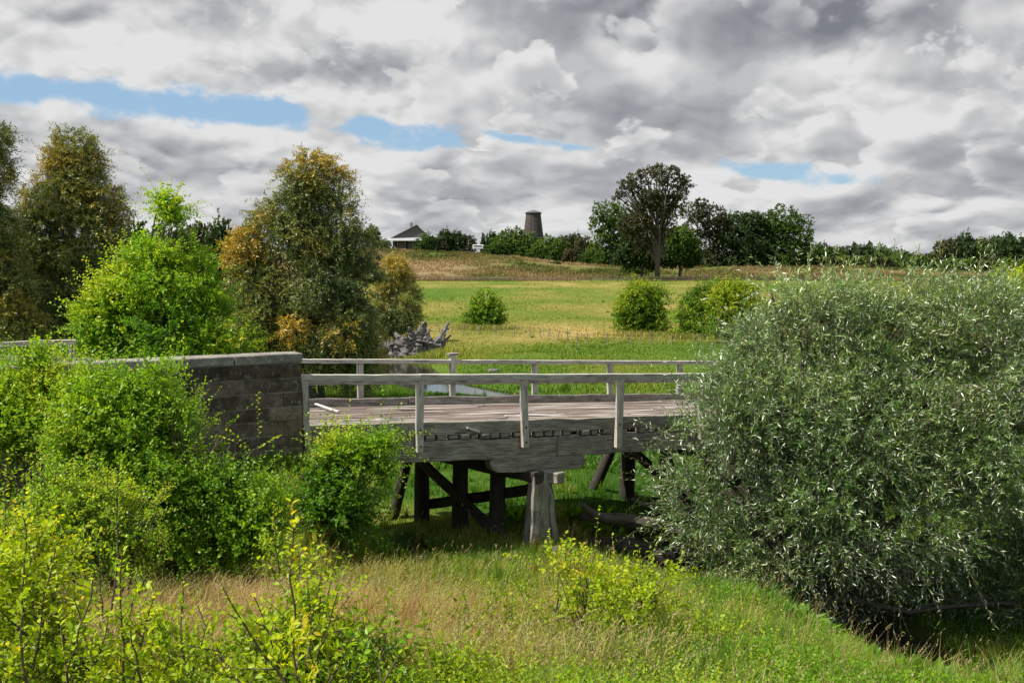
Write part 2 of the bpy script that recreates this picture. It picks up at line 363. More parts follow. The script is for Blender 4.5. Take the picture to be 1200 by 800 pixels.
# ---- mesh building
class MB:
    def __init__(s): s.v = []; s.f = []; s.uv = []; s.t = []; s.n = 0
    def add(s, verts, faces, uvs=None, tint=0.5):
        verts = np.asarray(verts, float)
        s.v.append(verts)
        for i, f in enumerate(faces):
            s.f.append([k + s.n for k in f])
            s.uv.append(uvs[i] if uvs is not None else [(0, 0)] * len(f))
        s.t.append(np.full(len(verts), tint)); s.n += len(verts)
    def build(s, name, mat, parent=None, loc=None, smooth=False, bevel=0.0, **props):
        V = np.concatenate(s.v); T = np.concatenate(s.t)
        L = np.array(parent.location if parent is not None and loc is None else (loc if loc is not None else (0, 0, 0)), float)
        me = bpy.data.meshes.new(name)
        me.from_pydata((V - L).tolist(), [], s.f)
        uvl = me.uv_layers.new(name='UVMap')
        flat = np.array([c for f in s.uv for p in f for c in p], np.float32)
        uvl.data.foreach_set('uv', flat)
        a = me.attributes.new('tint', 'FLOAT', 'POINT'); a.data.foreach_set('value', T.astype(np.float32))
        if smooth: me.polygons.foreach_set('use_smooth', [True] * len(me.polygons))
        me.materials.append(mat); me.update()
        o = bpy.data.objects.new(name, me); COL.objects.link(o)
        if parent is not None: o.parent = parent
        else: o.location = L
        if bevel:
            b = o.modifiers.new('bevel', 'BEVEL'); b.width = bevel; b.segments = 2; b.limit_method = 'ANGLE'
        for k, v in props.items(): o[k] = v
        return o
    def beam(s, p, q, w, h, up=(0, 0, 1), seg=1, wob=0.0, tint=.5, taper=1.0):
        """rectangular timber from p to q, w across, h along up; grain uv"""
        p = np.asarray(p, float); q = np.asarray(q, float); L = np.linalg.norm(q - p); d = (q - p) / L
        up = np.asarray(up, float); side = np.cross(d, up); side /= np.linalg.norm(side); up = np.cross(side, d)
        u0, v0 = rng.random() * 40, rng.random() * 40
        vs = []; k = seg + 1
        for i in range(k):
            t = i / seg; c = p + (q - p) * t + (side * rng.normal(0, wob) + up * rng.normal(0, wob) if 0 < i < seg else 0)
            ww = w * (1 + (taper - 1) * t); hh = h * (1 + (taper - 1) * t)
            for a, b in ((-1, -1), (1, -1), (1, 1), (-1, 1)): vs.append(c + side * a * ww / 2 + up * b * hh / 2 + (rng.normal(0, wob * .5, 3) if wob else 0))
        fs, uvs = [], []
        per = [0, w, w + h, 2 * w + h, 2 * w + 2 * h]
        for i in range(seg):
            for j in range(4):
                a = i * 4 + j; b = i * 4 + (j + 1) % 4
                fs.append([a, b, b + 4, a + 4])
                ua, ub = u0 + L * i / seg, u0 + L * (i + 1) / seg
                uvs.append([(ua, v0 + per[j]), (ua, v0 + per[j + 1]), (ub, v0 + per[j + 1]), (ub, v0 + per[j])])
        e = seg * 4
        fs.append([3, 2, 1, 0]); uvs.append([(u0, v0), (u0 + w * .1, v0), (u0 + w * .1, v0 + h), (u0, v0 + h)])
        fs.append([e, e + 1, e + 2, e + 3]); uvs.append([(u0, v0), (u0 + w * .1, v0), (u0 + w * .1, v0 + h), (u0, v0 + h)])
        s.add(vs, fs, uvs, tint)
    def tube(s, pts, rad, n=8, rough=0.0, tint=.5, cap=True):
        pts = np.asarray(pts, float); k = len(pts); rad = np.broadcast_to(np.asarray(rad, float), (k,))
        d = np.gradient(pts, axis=0); d = unit(d)
        ref = np.array([0, 0, 1.0]) if abs(d[0][2]) < .9 else np.array([1.0, 0, 0])
        u0, v0 = rng.random() * 40, rng.random() * 40
        vs = []; ln = np.concatenate([[0], np.cumsum(np.linalg.norm(np.diff(pts, axis=0), axis=1))])
        prof = 1 + rough * rng.normal(0, 1, n)
        for i in range(k):
            a = np.cross(ref, d[i]); a /= np.linalg.norm(a) + 1e-9; b = np.cross(d[i], a); ref = np.cross(a, -d[i]) if False else ref
            for j in range(n):
                th = 2 * math.pi * j / n
                rr = rad[i] * prof[j] * (1 + rough * .5 * rng.normal())
                vs.append(pts[i] + (a * math.cos(th) + b * math.sin(th)) * rr)
        fs, uvs = [], []
        for i in range(k - 1):
            for j in range(n):
                j2 = (j + 1) % n
                fs.append([i * n + j, i * n + j2, (i + 1) * n + j2, (i + 1) * n + j])
                c = 2 * math.pi * max(rad[0], .02) / n
                uvs.append([(u0 + ln[i], v0 + c * j), (u0 + ln[i], v0 + c * (j + 1)), (u0 + ln[i + 1], v0 + c * (j + 1)), (u0 + ln[i + 1], v0 + c * j)])
        if cap:
            fs.append(list(range(n))[::-1]); uvs.append([(u0 + .1 * math.cos(j), v0 + rad[0] * math.sin(j)) for j in range(n)])
            fs.append([(k - 1) * n + j for j in range(n)]); uvs.append([(u0 + .1 * math.cos(j), v0 + rad[0] * math.sin(j)) for j in range(n)])
        s.add(vs, fs, uvs, tint)

def np_mesh(name, V, F4, F3, tint, mat, parent=None, loc=(0, 0, 0), smooth=False, extra={}):
    """fast mesh from arrays: F4 (n,4) quads, F3 (m,3) tris"""
    L = np.array(parent.location if parent is not None else loc, float)
    me = bpy.data.meshes.new(name)
    F4 = np.zeros((0, 4), int) if F4 is None else F4; F3 = np.zeros((0, 3), int) if F3 is None else F3
    me.vertices.add(len(V)); me.vertices.foreach_set('co', (V - L).astype(np.float32).ravel())
    nl = F4.size + F3.size
    me.loops.add(nl); me.loops.foreach_set('vertex_index', np.concatenate([F4.ravel(), F3.ravel()]).astype(np.int32))
    me.polygons.add(len(F4) + len(F3))
    st = np.concatenate([np.arange(len(F4)) * 4, F4.size + np.arange(len(F3)) * 3]).astype(np.int32)
    me.polygons.foreach_set('loop_start', st)
    me.update(calc_edges=True)
    a = me.attributes.new('tint', 'FLOAT', 'POINT'); a.data.foreach_set('value', np.clip(tint, 0, 1).astype(np.float32))
    for k_, v_ in extra.items():
        a = me.attributes.new(k_, 'FLOAT', 'POINT'); a.data.foreach_set('value', v_.astype(np.float32))
    if smooth: me.polygons.foreach_set('use_smooth', np.ones(len(me.polygons), bool))
    me.materials.append(mat)
    o = bpy.data.objects.new(name, me); COL.objects.link(o)
    if parent is not None: o.parent = parent
    else: o.location = L
    return o

def leaf_arrays(pos, d, nrm, L, W, tint, kind='rhomb'):
    """one folded leaf per row"""
    n = len(pos); d = unit(d); side = unit(np.cross(d, nrm)); up = np.cross(side, d)
    L = np.broadcast_to(np.asarray(L, float), (n,))[:, None]; W = np.broadcast_to(np.asarray(W, float), (n,))[:, None]
    if kind == 'rhomb':
        V = np.stack([pos, pos + d * L * .45 + side * W * .5 + up * W * .18, pos + d * L, pos + d * L * .45 - side * W * .5 + up * W * .18], 1)
        V = V.reshape(-1, 3); b = np.arange(n)[:, None] * 4
        return V, None, np.concatenate([b + [0, 1, 2], b + [0, 2, 3]]), np.repeat(tint, 4)
    if kind == 'flat':
        V = np.stack([pos, pos + d * L * .45 + side * W * .5, pos + d * L, pos + d * L * .45 - side * W * .5], 1)
        V = V.reshape(-1, 3); b = np.arange(n)[:, None] * 4
        return V, b + [0, 1, 2, 3], None, np.repeat(tint, 4)
    V = np.stack([pos, pos + d * L * .28 + side * W * .42 + up * W * .12, pos + d * L * .62 + side * W * .45 + up * W * .12, pos + d * L - up * L * .06,
                  pos + d * L * .62 - side * W * .45 + up * W * .12, pos + d * L * .28 - side * W * .42 + up * W * .12], 1).reshape(-1, 3)
    b = np.arange(n)[:, None] * 6
    return V, np.concatenate([b + [0, 1, 2, 3], b + [0, 3, 4, 5]]), None, np.repeat(tint, 6)

def sample_blobs(blobs, n, shell, g):
    """blobs rows: x y z rx ry rz tint weight -> points, outward normals, tint"""
    B = np.asarray(blobs, float)
    wt = (B[:, 3] * B[:, 4] * B[:, 5]) ** .67 * B[:, 7]; wt /= wt.sum()
    k = g.choice(len(B), n, p=wt)
    d = unit(g.normal(size=(n, 3)))
    r = (shell + (1 - shell) * g.random(n) ** .6) * (.60 + .84 * fnoise(d[:, 0] * 2.2 + B[k, 0] * 3, d[:, 2] * 2.2 + d[:, 1] * 1.3 + B[k, 2] * 3, 1.0, 2, 77))
    p = B[k, :3] + d * B[k, 3:6] * r[:, None]
    # thin out by noise so that gaps and clumps form
    return p, unit(d / B[k, 3:6]), B[k, 6], k

def blobs_px(Y, rows, dj=.5, depth=1.0):
    """rows: px py rx ry [tint [dy [weight]]] of the photograph -> ellipsoids standing at distance Y"""
    out = []
    for i, r in enumerate(rows):
        px, py, rx, ry = r[:4]; ti = r[4] if len(r) > 4 else 0.5; dy = r[5] if len(r) > 5 else 0.0; wt = r[6] if len(r) > 6 else 1
        k = Y / F; c = at(px, py, Y + dy + dj * rx * k * (math.sin(i * 2.4)))
        out.append([c[0], c[1], c[2], rx * k, rx * k * depth, ry * k, ti, wt])
    return out

def foliage(name, blobs, mat, parent, n, slen=.5, per=12, L=.05, W=.025, kind='rhomb', up=.4, out=1.0, rnd=.5, droop=.3, shell=.55, seed=1,
            twig=0.0, thin=.25, nscale=.5, spread=.9, leafup=.6, curl=0.0, tvar=.16, tail=1.1):
    """leafy shoots through the volume of the blobs; each shoot carries its leaves"""
    g = np.random.default_rng(seed)
    p, o, ti, k = sample_blobs(blobs, int(n * 2.2), shell, g)
    keep = (fnoise(p[:, 0] + p[:, 2] * .7, p[:, 1] * .6 + p[:, 2], nscale, 2, seed) + g.normal(0, .04, len(p))) > thin
    p, o, ti = p[keep][:n], o[keep][:n], ti[keep][:n]; n = len(p)
    cl = fnoise(p[:, 0] - p[:, 1], p[:, 2] * 1.2 + p[:, 1] * .3, nscale * 1.3, 2, seed + 9)
    ti = ti + (cl - .5) * .85 + g.normal(0, tvar * .5, n)
    d = unit(o * out + np.array([0, 0, up]) + g.normal(0, rnd, (n, 3)))
    ln = slen * (.5 + .6 * g.random(n) + tail * g.random(n) ** 5)
    s = (np.arange(per) + .5) / per * .92 + .08
    S = s[None, :, None]
    ctr = p[:, None, :] + d[:, None, :] * (ln[:, None, None] * S) + np.array([0, 0, -1.0]) * (droop * ln[:, None, None] * S ** 2)
    tang = unit(d[:, None, :] + np.array([0, 0, -1.0]) * (2 * droop * S))
    lat = unit(np.cross(np.broadcast_to(tang, ctr.shape), g.normal(size=(n, 1, 3))))
    sg = np.where(np.arange(per) % 2 == 0, 1.0, -1.0)[None, :, None]
    ld = unit(tang * (1 - spread * .6) + lat * sg * spread + g.normal(0, .35, ctr.shape) + np.array([0, 0, curl]))
    ln_ = unit(g.normal(0, .6, ctr.shape) + np.array([0, 0, leafup]) + o[:, None, :] * .4)
    m = n * per
    size = (.65 + .6 * g.random(m))
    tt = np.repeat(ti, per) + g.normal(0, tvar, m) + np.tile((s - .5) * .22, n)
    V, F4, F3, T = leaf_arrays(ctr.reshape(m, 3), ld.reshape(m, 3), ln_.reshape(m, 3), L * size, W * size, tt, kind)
    ob = np_mesh(name, V, F4, F3, T, mat, parent)
    if twig:
        ks = np.array([0, .5, 1.0])[None, :, None]
        c = p[:, None, :] + d[:, None, :] * (ln[:, None, None] * ks) + np.array([0, 0, -1.0]) * (droop * ln[:, None, None] * ks ** 2)
        a = unit(np.cross(d, g.normal(size=(n, 3)))); b = np.cross(d, a)
        rr = twig * np.array([1, .7, .25])
        ring = np.stack([c + (a[:, None, :] * math.cos(q) + b[:, None, :] * math.sin(q)) * rr[None, :, None] for q in (0, 2.09, 4.19)], 2)
        V = ring.reshape(-1, 3); base = np.arange(n)[:, None] * 9
        q = [[i * 3 + j, i * 3 + (j + 1) % 3, (i + 1) * 3 + (j + 1) % 3, (i + 1) * 3 + j] for i in range(2) for j in range(3)]
        F4 = np.concatenate([base + np.array(x) for x in q])
        np_mesh('twigs', V, F4, None, np.full(len(V), .5), W_TWIG, parent)
    return ob

def thing(name, loc, label, cat, group=None):
    o = bpy.data.objects.new(name, None); COL.objects.link(o); o.location = tuple(loc); o.empty_display_size = .3
    o['label'] = label; o['category'] = cat
    if group: o['group'] = group
    return o
def tag(o, label, cat, group=None):
    o['label'] = label; o['category'] = cat
    if group: o['group'] = group
    return o
def branch_path(a, b, g, k=6, wob=.06, sag=0.0):
    a = np.asarray(a, float); b = np.asarray(b, float); L = np.linalg.norm(b - a); t = np.linspace(0, 1, k)[:, None]
    w = np.cumsum(g.normal(0, wob * L / math.sqrt(k), (k, 3)), axis=0); w -= w[0]; w *= np.sin(np.pi * t) * .9 + .1 * t * 0
    pts = a + (b - a) * t + w
    # rise first, then lean out
    pts[:, :2] = a[:2] + (b[:2] - a[:2]) * (t ** 1.35) + w[:, :2]
    return pts
def trunk_to(base, blobs, r0, mat, parent, g, fork=.35, n=8, multi=1, rmin=.01, name='trunk', maxb=40):
    """tapered trunk with limbs reaching into every crown blob"""
    mb = MB(); B = np.asarray(blobs, float)[:maxb]; base = np.asarray(base, float)
    top = B[np.argmax(B[:, 2])]; cx = (B[:, :3] * B[:, 7:8]).sum(0) / B[:, 7].sum()
    for m_ in range(multi):
        bs = base + np.array([g.normal(0, r0 * 1.1), g.normal(0, r0 * 1.1), 0]) * (multi > 1)
        tgt = top[:3] if m_ == 0 else B[g.integers(len(B))][:3]
        main = branch_path(bs + [0, 0, -.25], tgt, g, 10, .05)
        rad = r0 * (1 - np.linspace(0, 1, 10) * .86) * np.where(np.arange(10) == 0, 1.3, 1)
        mb.tube(main, rad, n, .05)
        for i, b in enumerate(B):
            if multi > 1 and i % multi != m_: continue
            if np.allclose(b[:3], tgt): continue
            f = np.clip(fork + (b[2] - cx[2]) / max(2 * (top[2] - base[2]), .1), .12, .8); q = f * 9; j = int(q); st = main[j] + (main[min(j + 1, 9)] - main[j]) * (q - j)
            r1 = r0 * (1 - f * .86) * .55
            pth = branch_path(st, b[:3] + g.normal(0, .15, 3) * b[3:6], g, 7, .08)
            mb.tube(pth, r1 * (1 - np.linspace(0, 1, 7) * .8) + rmin, max(4, n - 2), .04)
            for _ in range(3):
                e = b[:3] + unit(g.normal(size=3)) * b[3:6] * .75; j2 = g.integers(3, 6)
                mb.tube(branch_path(pth[j2], e, g, 4, .1), np.linspace(r1 * .35 + rmin, rmin, 4), 4, 0, cap=False)
    return mb.build(name, mat, parent, smooth=True)

# ------------------------------------------------------------------ ground
def grow(a0, a1, st, lim, k):
    v = [a1]; s = st
    while v[-1] < lim: s *= k; v.append(v[-1] + s)
    return v
xs = np.arange(-14, 14.01, .3)
xr = grow(0, 14, .3, 5500, 1.07); xs = np.concatenate([-np.array(xr[:0:-1]), xs, xr[1:]])
ysn = np.arange(-6, 44.01, .3); yr = grow(0, 44, .3, 9000, 1.022); yb = grow(0, 6, .6, 1500, 1.3)
ys = np.concatenate([-np.array(yb[:0:-1]), ysn, yr[1:]])
X, Y = np.meshgrid(xs, ys); Z = gz(X, Y)
nx, ny = len(xs), len(ys)
i = np.arange(ny - 1)[:, None] * nx + np.arange(nx - 1)[None, :]
F4 = np.stack([i, i + 1, i + nx + 1, i + nx], -1).reshape(-1, 4)
G_STOPS = [(0, (.035, .095, .008)), (.25, (.075, .135, .014)), (.45, (.115, .155, .020)), (.62, (.185, .175, .04)), (.8, (.31, .245, .085)), (1, (.36, .26, .12))]  # middle stops darkened: cloud shade over the meadow is put into the colour
m, t = new_mat('meadow_soil')
atn = nn(t, 'ShaderNodeAttribute', attribute_name='tint').outputs['Fac']
tcn = nn(t, 'ShaderNodeTexCoord').outputs['Object']
n1 = noise(t, mapping(t, tcn, (1, .5, 1)), .9, 8, .7); n2 = noise(t, tcn, 14, 5, .7)
sx_ = nn(t, 'ShaderNodeSeparateXYZ'); t.links.new(tcn, sx_.inputs[0])
f = mth(t, 'ADD', atn, mth(t, 'MULTIPLY', mth(t, 'SUBTRACT', n1, .5), .55))
f = mth(t, 'ADD', f, mth(t, 'MULTIPLY', mth(t, 'SUBTRACT', n2, .5), .3), clamp=True)
col = ramp(t, f, G_STOPS)
hl_ = nn(t, 'ShaderNodeAttribute', attribute_name='hill').outputs['Fac']
hcol = ramp(t, f, [(.15, (.06, .085, .018)), (.4, (.11, .12, .03)), (.6, (.16, .13, .055)), (.85, (.23, .165, .09))])
col = mixcol(t, hl_, col, hcol)
col = mixcol(t, nn(t, 'ShaderNodeAttribute', attribute_name='mud').outputs['Fac'], col, (.028, .020, .013))
output(t, principled(t, col, .95, .1, mth(t, 'ADD', n1, n2), .9, .08))
V = np.stack([X, Y, Z], -1).reshape(-1, 3)
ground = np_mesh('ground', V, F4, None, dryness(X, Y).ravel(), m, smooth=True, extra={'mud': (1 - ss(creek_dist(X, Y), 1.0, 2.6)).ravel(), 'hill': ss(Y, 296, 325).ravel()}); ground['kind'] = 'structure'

# creek water: a ribbon along the bed
mw, t = new_mat('creek_water')
tcn = nn(t, 'ShaderNodeTexCoord').outputs['Object']
output(t, principled(t, (.018, .022, .012), .06, .5, noise(t, tcn, 5, 3), .12, .02))
C = [CREEK[0]]
for a, b in zip(CREEK[:-1], CREEK[1:]):
    k = max(2, int(np.linalg.norm(b - a) / 2)); C += [a + (b - a) * q / k for q in range(1, k + 1)]
C = np.array(C); T_ = unit(np.gradient(C, axis=0)); N_ = np.stack([-T_[:, 1], T_[:, 0]], 1)
wv = np.concatenate([np.c_[C + N_ * 2.8, np.full(len(C), WATER_Z)], np.c_[C - N_ * 2.8, np.full(len(C), WATER_Z)]])
i = np.arange(len(C) - 1)
water = np_mesh('creek_water', wv, np.stack([i, i + 1, i + 1 + len(C), i + len(C)], 1)[:, ::-1], None, np.zeros(len(wv)), mw); water['kind'] = 'structure'

# gravel road on the embankments
mr, t = new_mat('gravel')
tcn = nn(t, 'ShaderNodeTexCoord').outputs['Object']
a = noise(t, tcn, 60, 5, .7); b = noise(t, tcn, 2.5, 4, .6)
output(t, principled(t, ramp(t, mth(t, 'ADD', mth(t, 'MULTIPLY', a, .6), mth(t, 'MULTIPLY', b, .4)), [(.3, (.08, .068, .055)), (.5, (.2, .17, .14)), (.7, (.36, .32, .27))]), .95, .1, a, .7, .02))
mb = MB()
for (sa, sb, zt) in ((-38, -.36, None), (SPAN_END + .32, 60, None)):
    k = 24; L = [];
    for q in range(k + 1):
        s = sa + (sb - sa) * q / k
        for w in (.35, 1.4, 2.1, 2.8, WIDTH - .35):
            p = bpt(s, w, 0); L.append([p[0], p[1], float(gz(p[0], p[1])) + .035 + .015 * math.cos((w - 2.1) * 1.2)])
    mb.add(L, [[q * 5 + j, q * 5 + j + 1, q * 5 + j + 6, q * 5 + j + 5][::-1] for q in range(k) for j in range(4)])
road = mb.build('gravel_road', mr, smooth=True); road['kind'] = 'structure'

# ------------------------------------------------------------------ timber bridge
bl = bpt(7, 2.1, -.2)
bridge = thing('timber_bridge', bl, 'old weathered grey timber trestle bridge crossing the creek from the stone wall to the willow', 'bridge')
STEP = 2.4 * .998
def off_s(s, w, z): return bpt(s, w, z)
# deck: long running boards, worn and uneven
mb = MB(); nb = 17
for j in range(nb):
    w0 = .16 + (WIDTH - .32) * (j + .5) / nb; s = -.35 + rng.random() * -.0
    while s < SPAN_END:
        L = min(2.5 + rng.random() * 3.5, SPAN_END + .3 - s)
        if L < .3: break
        z0, z1 = deck_z(s) - .03 + rng.normal(0, .008), deck_z(s + L) - .03 + rng.normal(0, .008)
        mb.beam(bpt(s + .01, w0, z0), bpt(s + L - .015, w0, z1), (WIDTH - .32) / nb - .018, .06, seg=4, wob=.004)
        s += L
mb.build('deck', W_DECK, bridge)
# bleached loose battens and splinters on the running boards
for (s0, L, w0, w_, lift) in [(.15, 2.6, .42, .05, .016), (.5, 3.4, .68, .035, .015), (2.6, 2.3, 1.0, .05, .02), (3.1, 2.4, .48, .04, .016), (5.35, 1.6, 1.75, .07, .02), (4.3, 2.2, .75, .035, .015),
                              (.6, 1.3, 1.35, .04, .015), (6.1, 1.9, .36, .04, .015), (.1, 2.2, .25, .03, .02), (2.4, 1.9, .27, .04, .02), (3.3, 1.2, .9, .03, .016), (.9, 1.8, .85, .04, .016), (1.3, 1.5, 1.7, .03, .015), (7.4, 1.2, .6, .03, .015), (4.6, 1.1, 1.3, .03, .015), (2.2, 2.8, .36, .045, .022), (.2, 2.0, .55, .05, .02), (6.4, 1.5, .95, .05, .02), (5.0, 1.3, .5, .05, .02)]:
    mb = MB(); mb.beam(bpt(s0, w0, deck_z(s0) + lift), bpt(s0 + L, w0 + rng.normal(0, .02), deck_z(s0 + L) + lift), w_, .025, seg=5, wob=.006); mb.build('running_batten', W_BLEACH, bridge)
# cross timbers: their ends show in a row under the kerb
jo = None; s = .12
while s < SPAN_END:
    if jo is None or rng.random() < .35 or True:
        mb = MB(); wv_ = .145 + rng.random() * .07; e = -.035 + rng.normal(0, .022)
        hh = .085 + rng.random() * .045
        mb.beam(bpt(s, e, deck_z(s) - .125), bpt(s, WIDTH - e, deck_z(s) - .125), wv_, hh, seg=3, wob=.005)
        mb.build('joist', W_GREY, bridge, bevel=.022)
    s += .262 + rng.normal(0, .03) + (.2 if rng.random() < .08 else 0)
# kerb timbers both sides (lengths butted end to end)
def run(name, segs, w, zoff, th, h, mat, wob=.006, zrand=.004, bev=.008):
    for a, b in zip(segs[:-1], segs[1:]):
        mb = MB(); mb.beam(bpt(a + .006, w, deck_z(a) + zoff + rng.normal(0, zrand)), bpt(b - .006, w, deck_z(b) + zoff + rng.normal(0, zrand)), th, h, seg=max(3, int((b - a) / .5)), wob=wob)
        mb.build(name, mat, bridge, bevel=bev)
run('kerb', [-.1, 2.42, 7.25, 12.1, 16.9, SPAN_END], .05, .07, .16, .27, W_GREY, .009, .006, .012)
run('kerb', [-.1, 3.9, 8.7, 13.5, SPAN_END], WIDTH - .05, .03, .15, .32, W_GREY, .009, .006, .012)
# girders
run('girder', [-.1, 5.7, 12.0, SPAN_END], .12, -.41, .30, .43, W_GREY, .006, .006, .02)
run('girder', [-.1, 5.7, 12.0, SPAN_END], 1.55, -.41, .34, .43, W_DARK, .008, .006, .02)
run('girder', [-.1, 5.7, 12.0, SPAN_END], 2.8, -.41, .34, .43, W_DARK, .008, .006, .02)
run('girder', [-.1, 5.7, 12.0, SPAN_END], WIDTH - .12, -.41, .30, .43, W_GREY, .008, .006, .02)
# corbels over the bents
BENTS = [5.2, 11.6]; SKEW = -.27
for bs_ in BENTS:
    for w0 in (.12, 1.55, 2.8, WIDTH - .12):
        mb = MB(); z = deck_z(bs_) - .625 - .19
        k0, k1 = -1.15, 1.25
        # one timber with rounded-off noses
        prof = [(k0, .10), (k0 + .05, -.04), (k0 + .16, -.10), (k0 + .6, -.125), (k1 - .35, -.125), (k1 - .14, -.09), (k1 - .03, -.02), (k1, .06), (k1 - .05, .15), (k1 - .12, .19), (k0 + .03, .19)]
        vs = []; n_ = len(prof)
        for sd in (-.15, .15):
            for (a, b) in prof: vs.append(bpt(bs_ + a, w0 + sd, z + b - .052 * a))
        fs = [list(range(n_))[::-1], [n_ + q for q in range(n_)]] + [[q, (q + 1) % n_, n_ + (q + 1) % n_, n_ + q] for q in range(n_)]
        u0, v0 = rng.random() * 9, rng.random() * 9
        uv = [[(u0 + prof[q][0], v0 + prof[q][1]) for q in range(n_)][::-1], [(u0 + prof[q][0], v0 + prof[q][1] + 1) for q in range(n_)]]
        for q in range(n_):
            a, b = prof[q], prof[(q + 1) % n_]; uv.append([(u0 + a[0], v0 + 2), (u0 + b[0], v0 + 2), (u0 + b[0], v0 + 2.3), (u0 + a[0], v0 + 2.3)])
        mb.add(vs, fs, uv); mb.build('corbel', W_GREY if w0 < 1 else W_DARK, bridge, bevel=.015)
# bents: cap, piles, raking piles and crossed braces.  each bent stands slightly askew
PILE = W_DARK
def pile(s, w, ztop, r, lean=(0, 0), mat=PILE, depth=.5, n=12):
    s = s + SKEW * w
    b = bpt(s + lean[0], w + lean[1], 0); zb = float(gz(b[0], b[1])) - depth
    a = bpt(s, w, ztop); b[2] = zb
    k = 7; pts = a[None] + (b - a)[None] * np.linspace(0, 1, k)[:, None]
    mb = MB(); mb.tube(pts, r * np.linspace(.92, 1.12, k), n, .035); return mb.build('pile', mat, bridge, smooth=True)
for bi, bs_ in enumerate(BENTS):
    ztop = deck_z(bs_) - .625 - .27
    sk = .0
    # caps: a pair of half logs, ends standing out past the outer pile
    for ds in (-.16, .16):
        mb = MB(); wa_ = -.42 + (.12 if ds < 0 else 0) - .1 * (ds > 0); mb.beam(bpt(bs_ + ds + SKEW * wa_, wa_, ztop - .13), bpt(bs_ + ds + SKEW * (WIDTH + .5), WIDTH + .5, ztop - .12), .25, .25, seg=9, wob=.012)
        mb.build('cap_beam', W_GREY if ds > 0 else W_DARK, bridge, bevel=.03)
    zt = ztop - .02
    if bi == 0:
        # the outer pile is a great split squared trunk
        mb = MB(); g = np.random.default_rng(5)
        for (dw, ds, w_, h_, ln_) in ((-.02, -.19, .17, .30, -.12), (.03, .02, .24, .33, 0), (-.01, .20, .12, .30, .10)):
            a = bpt(bs_ + ds * .75, -.12 + dw, zt - .02 - abs(ds) * .25); b = bpt(bs_ + ds + ln_, -.2 + dw, float(gz(*bpt(bs_ + ds, -.2, 0)[:2])) - .4)
            mb.beam(a, b, w_ * .96, h_, up=(BN[0], BN[1], 0), seg=8, wob=.012, taper=1.28)
        mb.build('pile', W_GREY, bridge, bevel=.02)
        for w in (1.2, 2.45, 3.85): pile(bs_ + .0, w, zt, .185, (.0, .06))
        pile(bs_ - .1, 4.15, zt - .1, .14, (-.42, .5))
    else:
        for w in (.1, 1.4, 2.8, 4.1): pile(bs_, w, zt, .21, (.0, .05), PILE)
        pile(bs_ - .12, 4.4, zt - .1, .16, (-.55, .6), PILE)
    # crossed braces on the camera-side face of the bent
    zg = float(gz(*bpt(bs_, 2, 0)[:2]))
    for (wa, za, wb, zb_, ds) in ((4.15, ztop - .05, .62, zg + .12, -.27), (-.02, ztop - .42, 4.1, zg + .22, .25)):
        mb = MB(); mb.beam(bpt(bs_ + ds + SKEW * wa, wa, za), bpt(bs_ + ds + SKEW * wb, wb, zb_), .10, .25, up=(0, 0, 1), seg=6, wob=.006); mb.build('brace', W_DARK, bridge, bevel=.01)
# railing posts and rails
def top_z(s): return deck_z(s) + 1.13
near_s = [.06, 2.4, 4.82, 7.25, 9.6, 12.0, 14.4, 16.8]
near_lean = [(-.02, 0), (.02, 0), (0, 0), (.05, -.03), (0, 0), (.01, 0), (0, 0), (0, 0)]
for q, (s, ln_) in enumerate(zip(near_s, near_lean)):
    mb = MB(); mb.beam(bpt(s - ln_[0], -.115 + ln_[1] - .015, deck_z(s) - .42 + rng.normal(0, .03)), bpt(s + ln_[0], -.105, top_z(s) - .065), .125, .15, up=(BN[0], BN[1], 0), seg=6, wob=.004)
    po = mb.build('post', W_PALE, bridge, bevel=.008)
    for zz in (.06, -.26):
        b = MB(); c = bpt(s - ln_[0] * .5, -.19, deck_z(s) + zz); b.tube([c + np.append(BN, 0) * .03, c - np.append(BN, 0) * .035], .02, 8)
        bo = b.build('bolt', W_DARK, None); bo.parent = po; bo.location = tuple(-np.array(bridge.location))
far_s = [.35, 2.75, 5.2, 7.6, 10.0, 12.4, 14.8, 17.2]
for s in far_s:
    mb = MB(); mb.beam(bpt(s, WIDTH + .10, deck_z(s) - .4), bpt(s, WIDTH + .10, top_z(s) - .07 + (.17 if abs(s - 5.2) < .1 else -.06)), .125, .14, up=(BN[0], BN[1], 0), seg=5, wob=.004)
    mb.build('post', W_PALE, bridge, bevel=.008)
def rail(ss_, w, z_of, th, h, mat, nm='top_rail'):
    for a, b in zip(ss_[:-1], ss_[1:]):
        mb = MB(); mb.beam(bpt(a + .004, w + rng.normal(0, .008), z_of(a)), bpt(b - .004, w + rng.normal(0, .008), z_of(b)), th, h, seg=8, wob=.004); mb.build(nm, mat, bridge, bevel=.008)
rail([-.12, 2.42, 7.25, 12.02, SPAN_END], -.10, lambda s: top_z(s) + .0, .155, .12, W_PALE)
rail([.2, 2.76, 7.62, 12.4, SPAN_END], WIDTH + .09, lambda s: top_z(s) - .07, .15, .10, W_PALE)
rail([.0, 5.22, 10.02, 14.8, SPAN_END], WIDTH + .0, lambda s: top_z(s) - .56, .05, .15, W_GREY, 'mid_rail')
mb = MB(); mb.beam(bpt(5.08, WIDTH + .11, top_z(5.2) + .11), bpt(5.36, WIDTH + .09, top_z(5.2) + .13), .16, .05, seg=2, wob=.006); mb.build('post_cap', W_GREY, bridge, bevel=.01)
